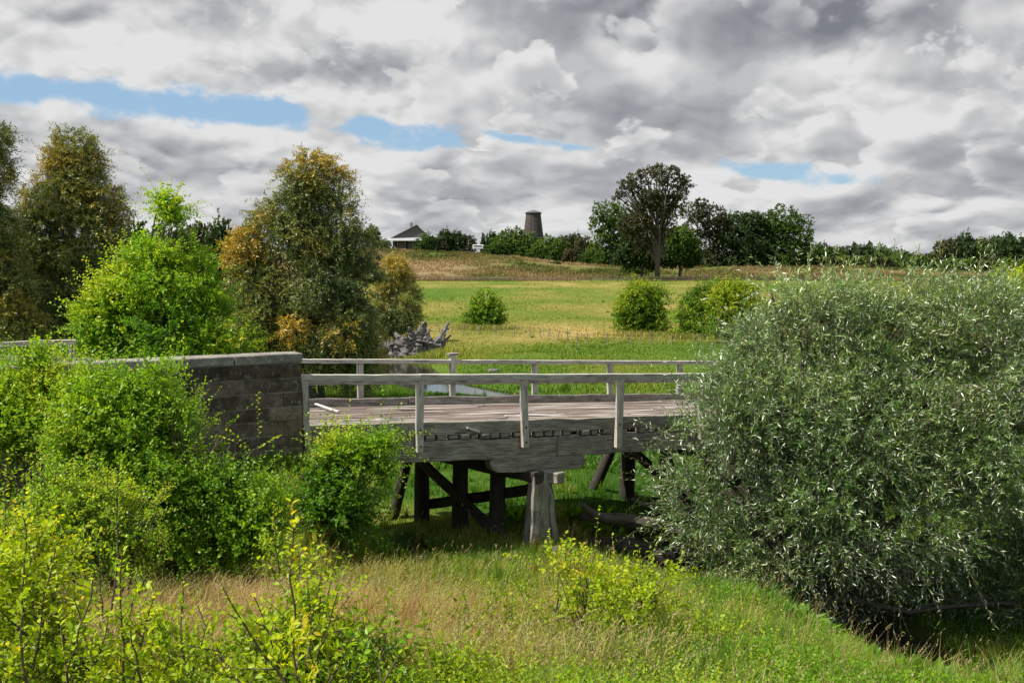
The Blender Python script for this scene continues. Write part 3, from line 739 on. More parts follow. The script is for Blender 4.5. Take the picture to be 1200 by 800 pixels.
# loose slats: one propped on the kerb near the wall, one nailed aslant to the fascia
mb = MB(); mb.beam(bpt(1.75, 3.0, deck_z(1.7) + .03), bpt(1.5, 3.9, deck_z(1.5) + .10), .05, .03, seg=2); tag(mb.build('loose_slat', W_BLEACH, loc=bpt(1.6, 3.5, 2.7)), 'short bleached slat lying askew on the bridge boards near the wall end', 'board')
mb = MB(); mb.beam(bpt(3.5, -.05, deck_z(3.5) + .07), bpt(3.78, -.05, deck_z(3.8) - .02), .03, .04, seg=2); mb.build('cleat', W_BLEACH, bridge)
mb = MB(); mb.beam(bpt(-.05, -.2, deck_z(0) - .43), bpt(.13, -.24, deck_z(0) - .44), .12, .035, seg=2); mb.build('cleat', W_BLEACH, bridge)

# ------------------------------------------------------------------ bluestone parapets on the abutment
def stone_wall(name, label, w0, w1, s0, s1, top, face, base_of):
    """w0..w1 thickness, courses laid from the coping down"""
    loc = bpt((s0 + s1) / 2, (w0 + w1) / 2, 0); loc[2] = base_of(*loc[:2])
    o = thing(name, loc, label, 'stone wall')
    g = np.random.default_rng(abs(hash(label)) % 1000 if False else len(label))
    # mortar core
    mb = MB(); mb.beam(bpt(s0 + .02, (w0 + w1) / 2, top - .16 - 1.75), bpt(s1 - .012, (w0 + w1) / 2, top - .16 - 1.75), w1 - w0 - .03, 3.5, seg=1); mb.build('mortar_core', MORTAR, o)
    mb = MB(); z = top - .175; course = 0
    while z > top - 3.2:
        h = .262 + g.normal(0, .006); s = s1; first = True
        while s > s0:
            L = .42 + g.random() * .42 if not first else (.62 if course % 2 else .36); first = False
            L = min(L, s - s0)
            if L < .05: break
            for wf, sg in ((w0, -1), (w1, 1)):
                pr = .0 + g.random() * .018
                c0 = bpt(s - L + .011, wf - sg * .10 + sg * pr, z - h / 2); c1 = bpt(s - .011 if s < s1 else s + .0, wf - sg * .10 + sg * pr, z - h / 2)
                mb.beam(c0, c1,   .20, h - .024, seg=2, wob=.006, tint=g.random())
            s -= L
        z -= h; course += 1
    mb.build('wall_blocks', STONE, o, bevel=.014)
    s = s1 + .03; mc = MB()
    while s > s0:
        L = .85 + g.random() * .55; L = min(L, s - s0 + .01)
        dz = g.normal(0, .006)
        mc.beam(bpt(s - L + .006, (w0 + w1) / 2, top - .085 + dz), bpt(s - .006, (w0 + w1) / 2, top - .085 + dz), w1 - w0 + .07, .17, seg=3, wob=.007, tint=g.random()); s -= L
    mc.build('coping', COPING, o, bevel=.018)
    return o
stone_wall('stone_wall', 'dark bluestone parapet wall with pale coping ending beside the timber railing', -.42, .03, -13.0, -.10, EYE - 1.72, -1, gz)
rl = thing('timber_railing', bpt(-8, WIDTH + .3, 2.6), 'pale weathered timber railing across the road at the left edge, one rail fallen aslant', 'railing')
TZ = EYE - 1.72
for s in (-13.2, -10.8, -8.4, -6.0, -3.6):
    mb = MB(); mb.beam(bpt(s, WIDTH + .3, 2.1), bpt(s, WIDTH + .3, TZ - .08), .13, .14, up=(BN[0], BN[1], 0), seg=3, wob=.004); mb.build('post', W_PALE, rl, bevel=.008)
for a_, b_, za, zb_ in ((-13.3, -8.4, 0, 0), (-8.4, -3.5, 0, -.01)):
    mb = MB(); mb.beam(bpt(a_ + .01, WIDTH + .3, TZ + za), bpt(b_ - .01, WIDTH + .3, TZ + zb_), .16, .11, seg=6, wob=.005); mb.build('top_rail', W_PALE, rl, bevel=.008)
mb = MB(); mb.beam(bpt(-6.3, WIDTH + .15, TZ - .16), bpt(-3.2, WIDTH + .1, TZ - .42), .05, .13, seg=6, wob=.006); mb.build('mid_rail', W_PALE, rl, bevel=.006)
mb = MB(); mb.beam(bpt(-13.2, WIDTH + .19, TZ - .5), bpt(-6.3, WIDTH + .19, TZ - .5), .05, .15, seg=6, wob=.006); mb.build('mid_rail', W_GREY, rl, bevel=.006)

# abutment face that carries the girder ends
ab = thing('bridge_abutment', bpt(-.3, 2.1, .4), 'dark stone abutment under the wall end of the bridge', 'abutment')
mb = MB(); g = np.random.default_rng(2); z = deck_z(0) - .64
while z > -.6:
    h = .28; w = .06
    while w < WIDTH + .1:
        L = min(.5 + g.random() * .4, WIDTH + .12 - w)
        if L < .08: break
        mb.beam(bpt(-.16 + g.random() * .015, w + .008, z - h / 2), bpt(-.16 + g.random() * .015, w + L - .008, z - h / 2), .34, h - .016, seg=1, wob=.004, tint=g.random()); w += L
    z -= h
mb.build('face_blocks', STONE, ab, bevel=.012)

# ------------------------------------------------------------------ leaf colours (base colours of the living leaf)
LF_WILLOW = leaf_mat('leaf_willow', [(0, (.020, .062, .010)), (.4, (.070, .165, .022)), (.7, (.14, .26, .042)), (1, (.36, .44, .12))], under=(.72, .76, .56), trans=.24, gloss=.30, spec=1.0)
LF_HAW = leaf_mat('leaf_hawthorn', [(0, (.06, .17, .008)), (.35, (.15, .32, .010)), (.65, (.27, .45, .014)), (.9, (.38, .52, .02)), (1, (.50, .50, .03))], trans=.46, gloss=.42, spec=.4)
LF_YEL = leaf_mat('leaf_yellow', [(0, (.09, .19, .008)), (.35, (.24, .35, .010)), (.65, (.35, .48, .015)), (.9, (.52, .58, .02)), (1, (.56, .46, .03))], trans=.5, gloss=.45, spec=.3)
LF_GUM = leaf_mat('leaf_gum', [(0, (.052, .088, .020)), (.35, (.13, .18, .038)), (.55, (.22, .25, .055)), (.70, (.34, .27, .035)), (1, (.58, .38, .035))], under=(.19, .22, .11), trans=.22, gloss=.38, spec=.45)
LF_OAK = leaf_mat('leaf_oak', [(0, (.022, .055, .010)), (.4, (.052, .105, .018)), (.7, (.088, .155, .026)), (1, (.15, .22, .04))], trans=.28, gloss=.6, spec=.15)
LF_BIGGUM = leaf_mat('leaf_big_gum', [(0, (.030, .038, .016)), (.5, (.062, .070, .028)), (1, (.14, .13, .06))], trans=.2, gloss=.6, spec=.15)
LF_PINE = leaf_mat('leaf_pine', [(0, (.016, .034, .012)), (.5, (.038, .070, .022)), (1, (.075, .12, .036))], trans=.22, gloss=.6, spec=.15)
LF_MEADOW = leaf_mat('leaf_meadow_shrub', [(0, (.030, .085, .006)), (.4, (.08, .18, .010)), (.75, (.19, .31, .014)), (1, (.34, .38, .02))], trans=.32, gloss=.6, spec=.15)

# ------------------------------------------------------------------ windmill tower
def lathe_poly(mb, cx, cy, prof, n, mat_t=.5, rot=0.0):
    vs = []; fs = []; uv = []
    for (r, z) in prof:
        for j in range(n):
            a = 2 * math.pi * j / n + rot; vs.append((cx + r * math.cos(a), cy + r * math.sin(a), z))
    for q in range(len(prof) - 1):
        for j in range(n):
            fs.append([q * n + j, q * n + (j + 1) % n, (q + 1) * n + (j + 1) % n, (q + 1) * n + j]); uv.append([(0, 0)] * 4)
    fs.append([(len(prof) - 1) * n + j for j in range(n)]); uv.append([(0, 0)] * n)
    mb.add(vs, fs, uv, mat_t)
mt, t = new_mat('tower_brick')
tcn = nn(t, 'ShaderNodeTexCoord').outputs['Object']
a = noise(t, tcn, .9, 6, .65); b = noise(t, mapping(t, tcn, (1, 1, 6)), 1.4, 4, .7)
output(t, principled(t, ramp(t, mth(t, 'ADD', mth(t, 'MULTIPLY', a, .5), mth(t, 'MULTIPLY', b, .5)), [(.32, (.035, .030, .027)), (.5, (.075, .066, .06)), (.7, (.14, .128, .118))]), .92, .15, b, .5, .1))
def flat_mat(name, c, rough=.7, var=.25, sc_=2.0, metal=0):
    m, t = new_mat(name); tcn = nn(t, 'ShaderNodeTexCoord').outputs['Object']; n_ = noise(t, tcn, sc_, 5, .6)
    output(t, principled(t, ramp(t, n_, [(.3, tuple(v * (1 - var) for v in c)), (.7, tuple(min(1, v * (1 + var)) for v in c))]), rough, .3)); return m
M_SLATE = flat_mat('roof_slate', (.10, .105, .11)); M_TIN = flat_mat('roof_tin', (.36, .37, .38), .5); M_WHITE = flat_mat('white_paint', (.72, .72, .70), .6, .1)
M_DARKO = flat_mat('dark_opening', (.02, .02, .022)); M_CREAM = flat_mat('cream_render', (.42, .38, .30)); M_BRICK = flat_mat('brown_boards', (.15, .135, .12))
M_RUST = flat_mat('rusty_wire', (.12, .09, .07)); M_LEADG = flat_mat('cap_lead', (.07, .095, .095), .7)
YT = 452; c = at(625, 285, YT); zb = 7.2; k = YT / F; zt_ = at(625, 249.5, YT)[2]
tw = thing('windmill_tower', (c[0], YT, zb), 'dark tapering brick windmill tower without sails standing on the skyline', 'tower')
mb = MB(); lathe_poly(mb, c[0], YT, [(5.6, zb - 1), (5.1, zb + 5), (4.5, zb + 10), (3.35, zt_ - .7), (3.6, zt_ - .5), (3.6, zt_)], 16); mb.build('tower_wall', mt, tw)
mb = MB(); lathe_poly(mb, c[0], YT, [(3.9, zt_), (3.8, zt_ + .15), (2.0, zt_ + .9), (.3, zt_ + 1.3)], 12); mb.build('cap_roof', M_SLATE, tw)
for (dx, dz) in ((-1.2, 9.5), (.9, 5.5)):
    mb = MB(); mb.beam((c[0] + dx, YT - 4.75 + .18 * (dz / 10), zb + dz), (c[0] + dx, YT - 4.75 + .45 * (dz / 10), zb + dz + 1.4), .8, .3, up=(0, 1, 0)); mb.build('window', M_DARKO, tw)

# ------------------------------------------------------------------ farmhouse, far shed, white van on the hill
def gable(mb, x0, x1, y0, y1, z0, ze, zr, over=.5, th=.25):
    """roof slabs, ridge along y"""
    xm = (x0 + x1) / 2
    for (xa, sgn) in ((x0 - over, 1), (x1 + over, -1)):
        dz = (zr - ze) / (xm - x0) * over
        mb.add([(xa, y0 - over, ze - dz), (xm, y0 - over, zr), (xm, y1 + over, zr), (xa, y1 + over, ze - dz), (xa, y0 - over, ze - dz + th), (xm, y0 - over, zr + th), (xm, y1 + over, zr + th), (xa, y1 + over, ze - dz + th)],
               [[0, 1, 2, 3], [4, 7, 6, 5], [0, 4, 5, 1], [1, 5, 6, 2], [2, 6, 7, 3], [3, 7, 4, 0]])
YH = 440; k = YH / F
zg = 9.6; ze = at(0, 279, YH)[2]; zr = at(0, 263.5, YH)[2]; x0 = at(455.5, 0, YH)[0]; x1 = at(505, 0, YH)[0]
fh = thing('farmhouse', ((x0 + x1) / 2, YH, zg), 'grey gabled farmhouse with white verandah front at the left of the hill crest', 'house')
mb = MB(); mb.beam((x0 + .6, YH + 6, zg + (ze - zg) / 2), (x1 - .6, YH + 6, zg + (ze - zg) / 2), 11, ze - zg + 1); mb.build('wall', M_BRICK, fh)
xm = (x0 + x1) / 2 + 2.2
mb = MB(); mb.add([(x0 + .6, YH + .48, ze), (x1 - .6, YH + .48, ze), (xm, YH + .48, zr), (x0 + .6, YH + .7, ze), (x1 - .6, YH + .7, ze), (xm, YH + .7, zr)], [[0, 1, 2], [5, 4, 3], [0, 3, 4, 1], [1, 4, 5, 2], [2, 5, 3, 0]]); mb.build('gable_wall', M_BRICK, fh)
mb = MB(); gable(mb, x0, 2 * xm - x0, YH + .3, YH + 11, zg, ze, zr); mb.build('roof', M_TIN, fh)
mb = MB(); mb.add([(x0 - .8, YH - 2.2, ze - 1.3), (x1 - 4, YH - 2.2, ze - 1.3), (x1 - 4, YH + .5, ze), (x0 - .8, YH + .5, ze), (x0 - .8, YH - 2.2, ze - 1.05), (x1 - 4, YH - 2.2, ze - 1.05), (x1 - 4, YH + .5, ze + .2), (x0 - .8, YH + .5, ze + .2)], [[0, 3, 2, 1], [4, 5, 6, 7], [0, 1, 5, 4], [1, 2, 6, 5], [2, 3, 7, 6], [3, 0, 4, 7]]); mb.build('verandah_roof', M_TIN, fh)
for q in range(5):
    mb = MB(); xx = x0 - .4 + (x1 - 4.6 - x0) * q / 4; mb.beam((xx, YH - 2, zg - .5), (xx, YH - 2, ze - 1.2), .18, .18, up=(0, 1, 0)); mb.build('verandah_post', M_BRICK, fh)
for q in range(3):
    mb = MB(); xx = x0 + 2.5 + 4 * q; mb.beam((xx, YH + .4, zg + .8), (xx, YH + .4, ze - 1.6), 1.3, .25, up=(0, 1, 0)); mb.build('window', M_DARKO, fh)
mb = MB(); mb.beam((xm - 3, YH + 7, zr - 1.5), (xm - 3, YH + 7, zr + 1.2), .9, .9, up=(0, 1, 0)); mb.build('chimney', M_BRICK, fh)
YS = 445; xa = at(684, 0, YS)[0]; xb = at(704, 0, YS)[0]; z1 = at(0, 285, YS)[2]; z0 = 5.5; zr2 = at(0, 276.5, YS)[2]
sh = thing('farm_shed', ((xa + xb) / 2, YS, z0), 'cream farm shed with low tin roof behind bushes left of the big gum', 'shed')
mb = MB(); mb.beam((xa, YS + 4, (z0 + z1) / 2), (xb, YS + 4, (z0 + z1) / 2), 7, z1 - z0); mb.build('wall', M_CREAM, sh)
mb = MB(); mb.add([(xa - .5, YS, z1 - .1), (xb + .5, YS, z1 - .1), (xb + .5, YS + 4, zr2), (xa - .5, YS + 4, zr2), (xa - .5, YS + 8, z1 - .1), (xb + .5, YS + 8, z1 - .1), (xa - .5, YS, z1 + .1), (xb + .5, YS, z1 + .1), (xb + .5, YS + 4, zr2 + .2), (xa - .5, YS + 4, zr2 + .2), (xa - .5, YS + 8, z1 + .1), (xb + .5, YS + 8, z1 + .1)],
   [[6, 7, 8, 9], [9, 8, 11, 10], [0, 3, 2, 1], [3, 4, 5, 2], [0, 1, 7, 6], [4, 10, 11, 5], [0, 6, 9, 3], [3, 9, 10, 4], [1, 2, 8, 7], [2, 5, 11, 8]]); mb.build('roof', M_TIN, sh)
YV = 432; p = at(560, 289, YV); p[2] = float(gz(p[0], YV))
p = at(560.5, 291, YV)
vz = float(gz(p[0], YV)) + .2
vz = max(vz, at(0, 293.0, YV)[2])
van = thing('white_van', (p[0], YV, vz - .2), 'small white van parked between bushes on the hill crest', 'van')
def vbox(name, xa, xb, za, zb2, ya, yb, mat, bev=.15):
    mb = MB(); mb.beam((p[0] + xa, YV + (ya + yb) / 2, vz + (za + zb2) / 2), (p[0] + xb, YV + (ya + yb) / 2, vz + (za + zb2) / 2), yb - ya, zb2 - za); return mb.build(name, mat, van, bevel=bev)
vbox('body', -2.4, 2.4, .35, 2.3, -1, 1, M_WHITE, .25)
vbox('window', -1.9, 1.6, 1.45, 1.95, -1.02, -.9, M_DARKO, .02)
for xx in (-1.5, 1.5):
    mb = MB(); mb.tube([(p[0] + xx, YV - 1.03, vz + .35), (p[0] + xx, YV - .75, vz + .35)], .36, 14); mb.build('wheel', M_DARKO, van)

# ------------------------------------------------------------------ trees on the hill and behind
def tree(name, label, cat, Y, px_base, rows, mat, n, slen, per, L, W, r0, bark=W_BARK, group=None, seed=1, kind='flat', multi=1, fork=.3, thin=.2, tail=1.1, up=.2, droop=.2, depth=.9, base_z=None, shell=.5, fol='crown', tvar=.12, nscale=None, twig=0.0, rnd=.5, spread=.9, leafup=.6, rmin=None, out=1.0):
    g = np.random.default_rng(seed)
    x = at(px_base, 300, Y)[0]; zb = float(gz(x, Y)) if base_z is None else base_z
    B = blobs_px(Y, rows, .4, depth)
    o = thing(name, (x, Y, zb), label, cat, group)
    foliage(fol, B, mat, o, n, slen, per, L, W, kind, up=up, droop=droop, seed=seed, thin=thin, shell=shell, nscale=nscale or Y / F * 12, tvar=tvar, twig=twig, rnd=rnd, spread=spread, leafup=leafup, out=out, tail=tail)
    if r0: trunk_to((x, Y, zb), B, r0, bark, o, g, fork, 8, multi, rmin=rmin if rmin is not None else r0 * .06, name='trunk')
    return o
# the great gum
tree('gum_tree', 'tallest gum tree on the hill, open domed crown on pale forked trunk', 'tree', 305, 771,
     [(771, 199, 15, 5), (757, 203, 10, 5), (786, 201, 11, 5), (744, 208, 10, 5), (800, 210, 9, 5), (735, 216, 9, 5), (751, 217, 10, 5), (770, 212, 12, 6), (788, 214, 10, 5), (722, 230, 6, 4), (728, 224, 6, 3), (806, 219, 6, 4),
      (762, 228, 11, 6), (742, 228, 9, 5), (779, 227, 11, 6), (797, 227, 9, 6), (790, 238, 10, 7), (772, 240, 12, 7), (754, 242, 12, 7), (739, 245, 10, 7), (737, 258, 12, 8), (752, 258, 12, 9), (768, 256, 12, 9), (784, 252, 9, 7),
      (744, 273, 12, 9), (758, 274, 12, 10), (782, 268, 9, 9), (733, 266, 9, 7), (752, 288, 10, 8), (778, 288, 6, 9), (762, 244, 22, 20, .5, 0, .8), (750, 268, 20, 18, .4, 0, .8)],
     LF_BIGGUM, 3000, .75, 9, .60, .36, .8, W_BARK, seed=11, thin=.33, fork=.22, rmin=.08, up=.1, nscale=2.0, shell=.35, rnd=.7)
OAKS = 'broad dark trees on the hill crest'
tree('oak_tree', 'round crowned green tree at the right end of the dark clump on the hill', 'tree', 398, 917,
     [(917, 258, 24, 15), (900, 270, 20, 17), (934, 272, 18, 20), (916, 280, 28, 18), (906, 294, 24, 14), (932, 296, 16, 13), (893, 283, 14, 14), (910, 306, 24, 9), (930, 307, 18, 8)], LF_OAK, 3000, 1.1, 10, .72, .5, .7, seed=12, rmin=.06)
for (lab, pb, rows, sd, mat) in [
    ('dark tree just left of the great gum, with a light green crown', 716, [(712, 250, 20, 11), (703, 262, 12, 12), (728, 256, 16, 14), (722, 274, 20, 14), (735, 285, 18, 16), (708, 276, 8, 9), (722, 296, 22, 14), (738, 305, 18, 10)], 13, LF_OAK),
    ('dark gum like tree right of the great gum with a stray tuft above its crown', 832, [(823, 238, 8, 5), (812, 248, 17, 10), (832, 251, 18, 12), (822, 265, 22, 15), (843, 268, 18, 15), (822, 285, 24, 16), (845, 291, 20, 15), (822, 304, 24, 10), (842, 306, 22, 9)], 14, LF_BIGGUM),
    ('middle dark tree of the clump between the gum and the round tree', 862, [(856, 262, 16, 12), (872, 261, 14, 11), (866, 277, 22, 15), (860, 292, 24, 15), (852, 272, 12, 12), (862, 305, 26, 10)], 15, LF_PINE),
    ('dark narrow tree beside the round crowned tree', 884, [(884, 262, 13, 11), (888, 276, 14, 15), (882, 293, 18, 14), (884, 306, 20, 9)], 16, LF_PINE),
    ('dense dark rounded tree at the foot of the great gum on its right', 797, [(797, 280, 18, 13), (803, 292, 18, 15), (788, 297, 14, 14), (808, 304, 10, 8)], 17, LF_OAK),
    ('dark shadowy tree behind the great gum trunk on its left', 752, [(750, 290, 18, 16), (740, 298, 16, 12), (762, 300, 14, 14)], 18, LF_PINE)]:
    tree('dark_tree', lab, 'tree', 318 if sd > 16 else 396, pb, rows, mat, 2300, 1.0, 10, .68, .46, .5, seed=sd, group=OAKS, rmin=.06)
# hedge and small trees along the crest: built from five prototypes, every one copied as its own object
protos = []
def proto(name, rows, mat, sd, n=620):
    """unit tree about 10 m tall standing at the origin"""
    g = np.random.default_rng(sd); o = thing(name, (0, 0, 0), 'x', 'tree')
    foliage('crown', rows, mat, o, n, .8, 9, .62, .42, 'flat', up=.3, droop=.1, seed=sd, thin=.2, shell=.45, nscale=2.0)
    trunk_to((0, 0, 0), rows, .22, W_BARK, o, g, .2, 6, 1, rmin=.03); return o
PR = [
    proto('bush', [[0, 0, 4.6, 4.6, 3.6, 4.4, .5, 1], [-3, 0, 3.4, 3, 3, 3, .45, 1], [3, .5, 3.6, 3, 3, 3.2, .55, 1], [.5, 0, 7.6, 2.8, 2.6, 2.4, .6, 1]], LF_OAK, 41),
    proto('bush', [[0, 0, 4.5, 3.4, 3, 4.2, .5, 1], [-2.4, 0, 6.6, 2.2, 2.2, 2.4, .55, 1], [2.2, 0, 6.2, 2.4, 2.2, 2.6, .5, 1], [0, 0, 8.4, 1.7, 1.7, 1.7, .6, 1], [0, 0, 2, 4.2, 3, 2, .4, 1]], LF_PINE, 42),
    proto('bush', [[0, 0, 3.5, 4, 3.4, 3.4, .7, 1], [1.8, 0, 6, 2.6, 2.6, 2.6, .8, 1], [-2, 0, 5.6, 2.4, 2.4, 2.2, .65, 1], [.2, 0, 8.2, 1.9, 1.9, 1.8, .85, 1]], LF_OAK, 43),
    proto('conifer', [[0, 0, 2.6, 3.0, 3, 2.4, .4, 1], [0, 0, 5.2, 2.2, 2.2, 2.4, .5, 1], [.2, 0, 7.6, 1.4, 1.4, 2, .55, 1], [0, 0, 9.2, .7, .7, 1.2, .6, 1.5]], LF_PINE, 44),
    proto('bush', [[0, 0, 5.2, 3.6, 3.2, 4.6, .5, 1], [-2.6, 0, 7.4, 2.0, 2, 1.8, .6, 1], [1.8, 0, 8.2, 2.4, 2, 1.6, .55, 1], [3, 0, 4.4, 2.6, 2.4, 2.6, .45, 1], [-3, 0, 3.4, 2.6, 2.4, 2.6, .4, 1]], LF_BIGGUM, 45)]
USED = set()
def put(pi, px, vtop, Y, wpx, label, group, dz=0.0, name=None):
    k = Y / F; x = at(px, 300, Y)[0]; z = float(gz(x, Y)) - .4 + dz
    H = max(at(px, vtop, Y)[2] - z, 1.5)
    src = PR[pi]
    if pi in USED:
        r = src.copy(); COL.objects.link(r)
        for ch in src.children:
            c_ = ch.copy(); COL.objects.link(c_); c_.parent = r
    else: r = src; USED.add(pi)
    r.location = (x, Y, z); wd = wpx * k / 9.0
    r.scale = (wd, (wd + H / 10) / 2, H / 10.1); r.rotation_euler = (0, 0, float(rng.normal(0, .35)))
    r['label'] = label; r['category'] = 'bush' if src.name.startswith('bush') else 'tree'; r['group'] = group
    return r
HEDGE = [  # proto, px, top v, Y, width px
    (2, 436, 264, 425, 22), (0, 450, 280, 420, 14), (0, 499, 273, 428, 21), (4, 511, 278, 430, 22), (1, 522, 268, 434, 20), (1, 536, 270, 436, 22), (4, 549, 276, 436, 18),
    (3, 566, 274, 438, 10), (1, 577, 271, 438, 18), (0, 592, 269, 430, 30), (2, 606, 267, 428, 26), (0, 620, 274, 426, 28), (2, 641, 276, 420, 30), (0, 654, 278, 415, 24), (4, 666, 275, 428, 24),
    (1, 676, 273, 430, 20), (4, 684, 277, 424, 22), (2, 697, 279, 420, 18), (0, 712, 288, 400, 22), (1, 728, 292, 390, 20), (0, 744, 300, 350, 26), (2, 652, 312, 385, 12), (0, 462, 292, 400, 10)]
words_ = ['first', 'second', 'third', 'fourth', 'fifth', 'sixth', 'seventh', 'eighth', 'ninth', 'tenth', 'eleventh', 'twelfth', 'thirteenth', 'fourteenth', 'fifteenth', 'sixteenth', 'seventeenth', 'eighteenth', 'nineteenth', 'twentieth',
          'twenty-first', 'twenty-second', 'twenty-third', 'twenty-fourth', 'twenty-fifth', 'twenty-sixth', 'twenty-seventh', 'twenty-eighth', 'twenty-ninth', 'thirtieth']
TW = 'bushes and small trees along the hill crest'
sp = {0: 'green bush on the crest at the edge of the golden gum, left of the farmhouse', 1: 'low bush on the slope just left of the farmhouse', 2: 'rounded dark bush against the right side of the farmhouse',
      10: 'bushy green tree just left of the windmill tower', 11: 'green bush directly under the windmill tower', 12: 'light green bush just right of the windmill tower', 20: 'low dark bush at the foot of the great gum on its left', 21: 'small lone bush partway down the hillside below the tower', 22: 'tiny green bush on the slope below the farmhouse'}
hn = 0
for i_, (pi, px, vt, Yh, wp) in enumerate(HEDGE):
    if i_ in sp: lab = sp[i_]
    elif i_ < 10: lab = '%s bush to the right of the farmhouse along the crest' % words_[i_ - 2]
    else: lab = '%s bush to the right of the windmill tower along the crest' % words_[i_ - 12]
    put(pi, px, vt, Yh, wp, lab, TW)
# filler of lower crest bushes so that no gap opens below the tower
for i_, (pi, px, vt, Yh, wp) in enumerate([(0, 583, 282, 424, 26), (0, 630, 286, 418, 24), (4, 672, 290, 412, 24), (0, 690, 292, 408, 20), (0, 704, 296, 404, 18)]):
    put(pi, px, vt, Yh, wp, '%s low front bush from the left on the crest below the tower' % words_[i_], 'low front bushes below the tower')
RIGHTS = [(952, 287, 22, 0), (964, 284, 18, 1), (977, 289, 18, 0), (990, 288, 16, 4), (1001, 285, 13, 3), (1012, 286, 18, 1), (1019, 284, 12, 3), (1031, 286, 16, 2), (1044, 290, 18, 0), (1057, 293, 18, 2), (1070, 296, 20, 0), (1083, 297, 18, 4),
          (1097, 293, 16, 2), (1108, 281, 22, 4), (1118, 279, 20, 1), (1131, 272, 18, 1), (1144, 281, 22, 0), (1158, 278, 24, 4), (1170, 276, 20, 1), (1182, 275, 22, 3), (1193, 277, 24, 1), (1206, 275, 22, 0)]
for i_, (px, vt, wp, pi) in enumerate(RIGHTS):
    put(pi, px, vt, 430 + (i_ * 37) % 30, wp * 1.35, '%s tree in the distant tree line right of the round crowned tree' % words_[i_], 'distant tree line on the right')
for i_ in range(13):
    px = 948 + i_ * 21; put([0, 4, 2][i_ % 3], px, [300, 301, 299][i_ % 3] + (i_ > 6) * 3, 405 + (i_ % 4) * 4, 30, '%s low bush right of the round crowned tree, before the distant tree line' % words_[i_], 'low bushes before the distant tree line')
for i_, (px, vt, wp) in enumerate([(986, 318, 10), (1125, 315, 9), (1140, 316, 10), (1050, 316, 6), (830, 316, 9), (940, 330, 9)]):
    put([0, 2][i_ % 2], px, vt, 385 - 55 * (i_ == 5), wp, ['low dark shrub on the far pasture above the willow top', 'small green shrub on the far right pasture', 'second small shrub on the far right pasture beside the other', 'tiny shrub in the middle of the far right pasture', 'low shrub on the bank right of the great gum', 'dark little shrub in the pasture above the left end of the willow'][i_], 'shrubs dotted on the far pasture')
# trees behind the wall on the left
for i_, (px, vt, Yh, wp, pi) in enumerate([(160, 258, 150, 40, 1), (183, 266, 160, 40, 0), (205, 270, 150, 36, 1), (228, 262, 165, 40, 4), (248, 266, 170, 36, 0), (262, 256, 160, 26, 1), (285, 266, 168, 34, 0), (60, 285, 120, 60, 0), (20, 280, 125, 60, 1), (120, 290, 118, 44, 0)]):
    put(pi, px, vt, Yh, wp * 1.2, '%s dark tree from the left in the row behind the bright hawthorn' % words_[[3, 4, 5, 6, 7, 8, 9, 1, 0, 2][i_]], 'dark trees behind the bright hawthorn')
mb = MB(); pp = at(1190, 300, 398); z0 = float(gz(pp[0], 398)); mb.tube([(pp[0], 398, z0 - .3), (pp[0], 398, z0 + 3), (pp[0], 398, z0 + 7)], [.14, .13, .1], 8)
po = mb.build('utility_pole', W_PALE, loc=(pp[0], 398, z0)); tag(po, 'thin pale pole standing before the trees at the far right', 'pole')

# ------------------------------------------------------------------ fences
def wire_fence(name, label, pts, step, h, wires, group=None, r=.05, wr=.01, g=np.random.default_rng(9)):
    pts = np.array(pts, float); o = None
    seg = np.linalg.norm(np.diff(pts, axis=0), axis=1); L = seg.sum(); cum = np.concatenate([[0], np.cumsum(seg)])
    o = thing(name, (pts[0][0], pts[0][1], float(gz(*pts[0]))), label, 'fence', group)
    tops = []; s = 0
    while s < L:
        x = np.interp(s, cum, pts[:, 0]); y = np.interp(s, cum, pts[:, 1]); z = float(gz(x, y)); hh = h * (.85 + .25 * g.random())
        a = g.normal(0, .05, 2); mb = MB(); mb.tube([(x, y, z - .2), (x + a[0] * .5, y + a[1] * .5, z + hh * .5), (x + a[0], y + a[1], z + hh)], [r, r * .95, r * .85], 6, .05)
        if len(tops) < 98: mb.build('post', W_GREY, o)
        tops.append((x + a[0], y + a[1], z, h)); s += step * (.85 + .3 * g.random())
    for f in wires:
        mb = MB(); P = [(x, y - r, z + hh * f) for (x, y, z, hh) in tops]
        mb.tube(P, wr, 4, cap=False); mb.build('wire', M_RUST, o)
    return o
def gpt(px, v):
    """where the line of sight through a pixel meets the ground"""
    d = ray(px, v); lo = 2.0
    for s in np.geomspace(5, 900, 900):
        q = d * s
        if float(gz(q[0], q[1])) > EYE + q[2]: return (q[0], q[1])
    return (d[0] * 300, d[1] * 300)
wire_fence('wire_fence', 'low wire fence with leaning dark posts across the meadow beyond the bridge', [gpt(500, 388), gpt(545, 392), gpt(620, 395), gpt(690, 404), gpt(760, 404), gpt(830, 405), gpt(900, 408)], 1.9, .95, (.35, .62, .9), r=.05, wr=.012)
wire_fence('wire_fence', 'long grey fence line along the foot of the hill below the farmhouse', [(-62, 306), (-30, 304), (0, 300), (30, 298), (60, 296), (110, 300)], 4.0, 1.5, (.3, .6, .9), r=.14, wr=.085)

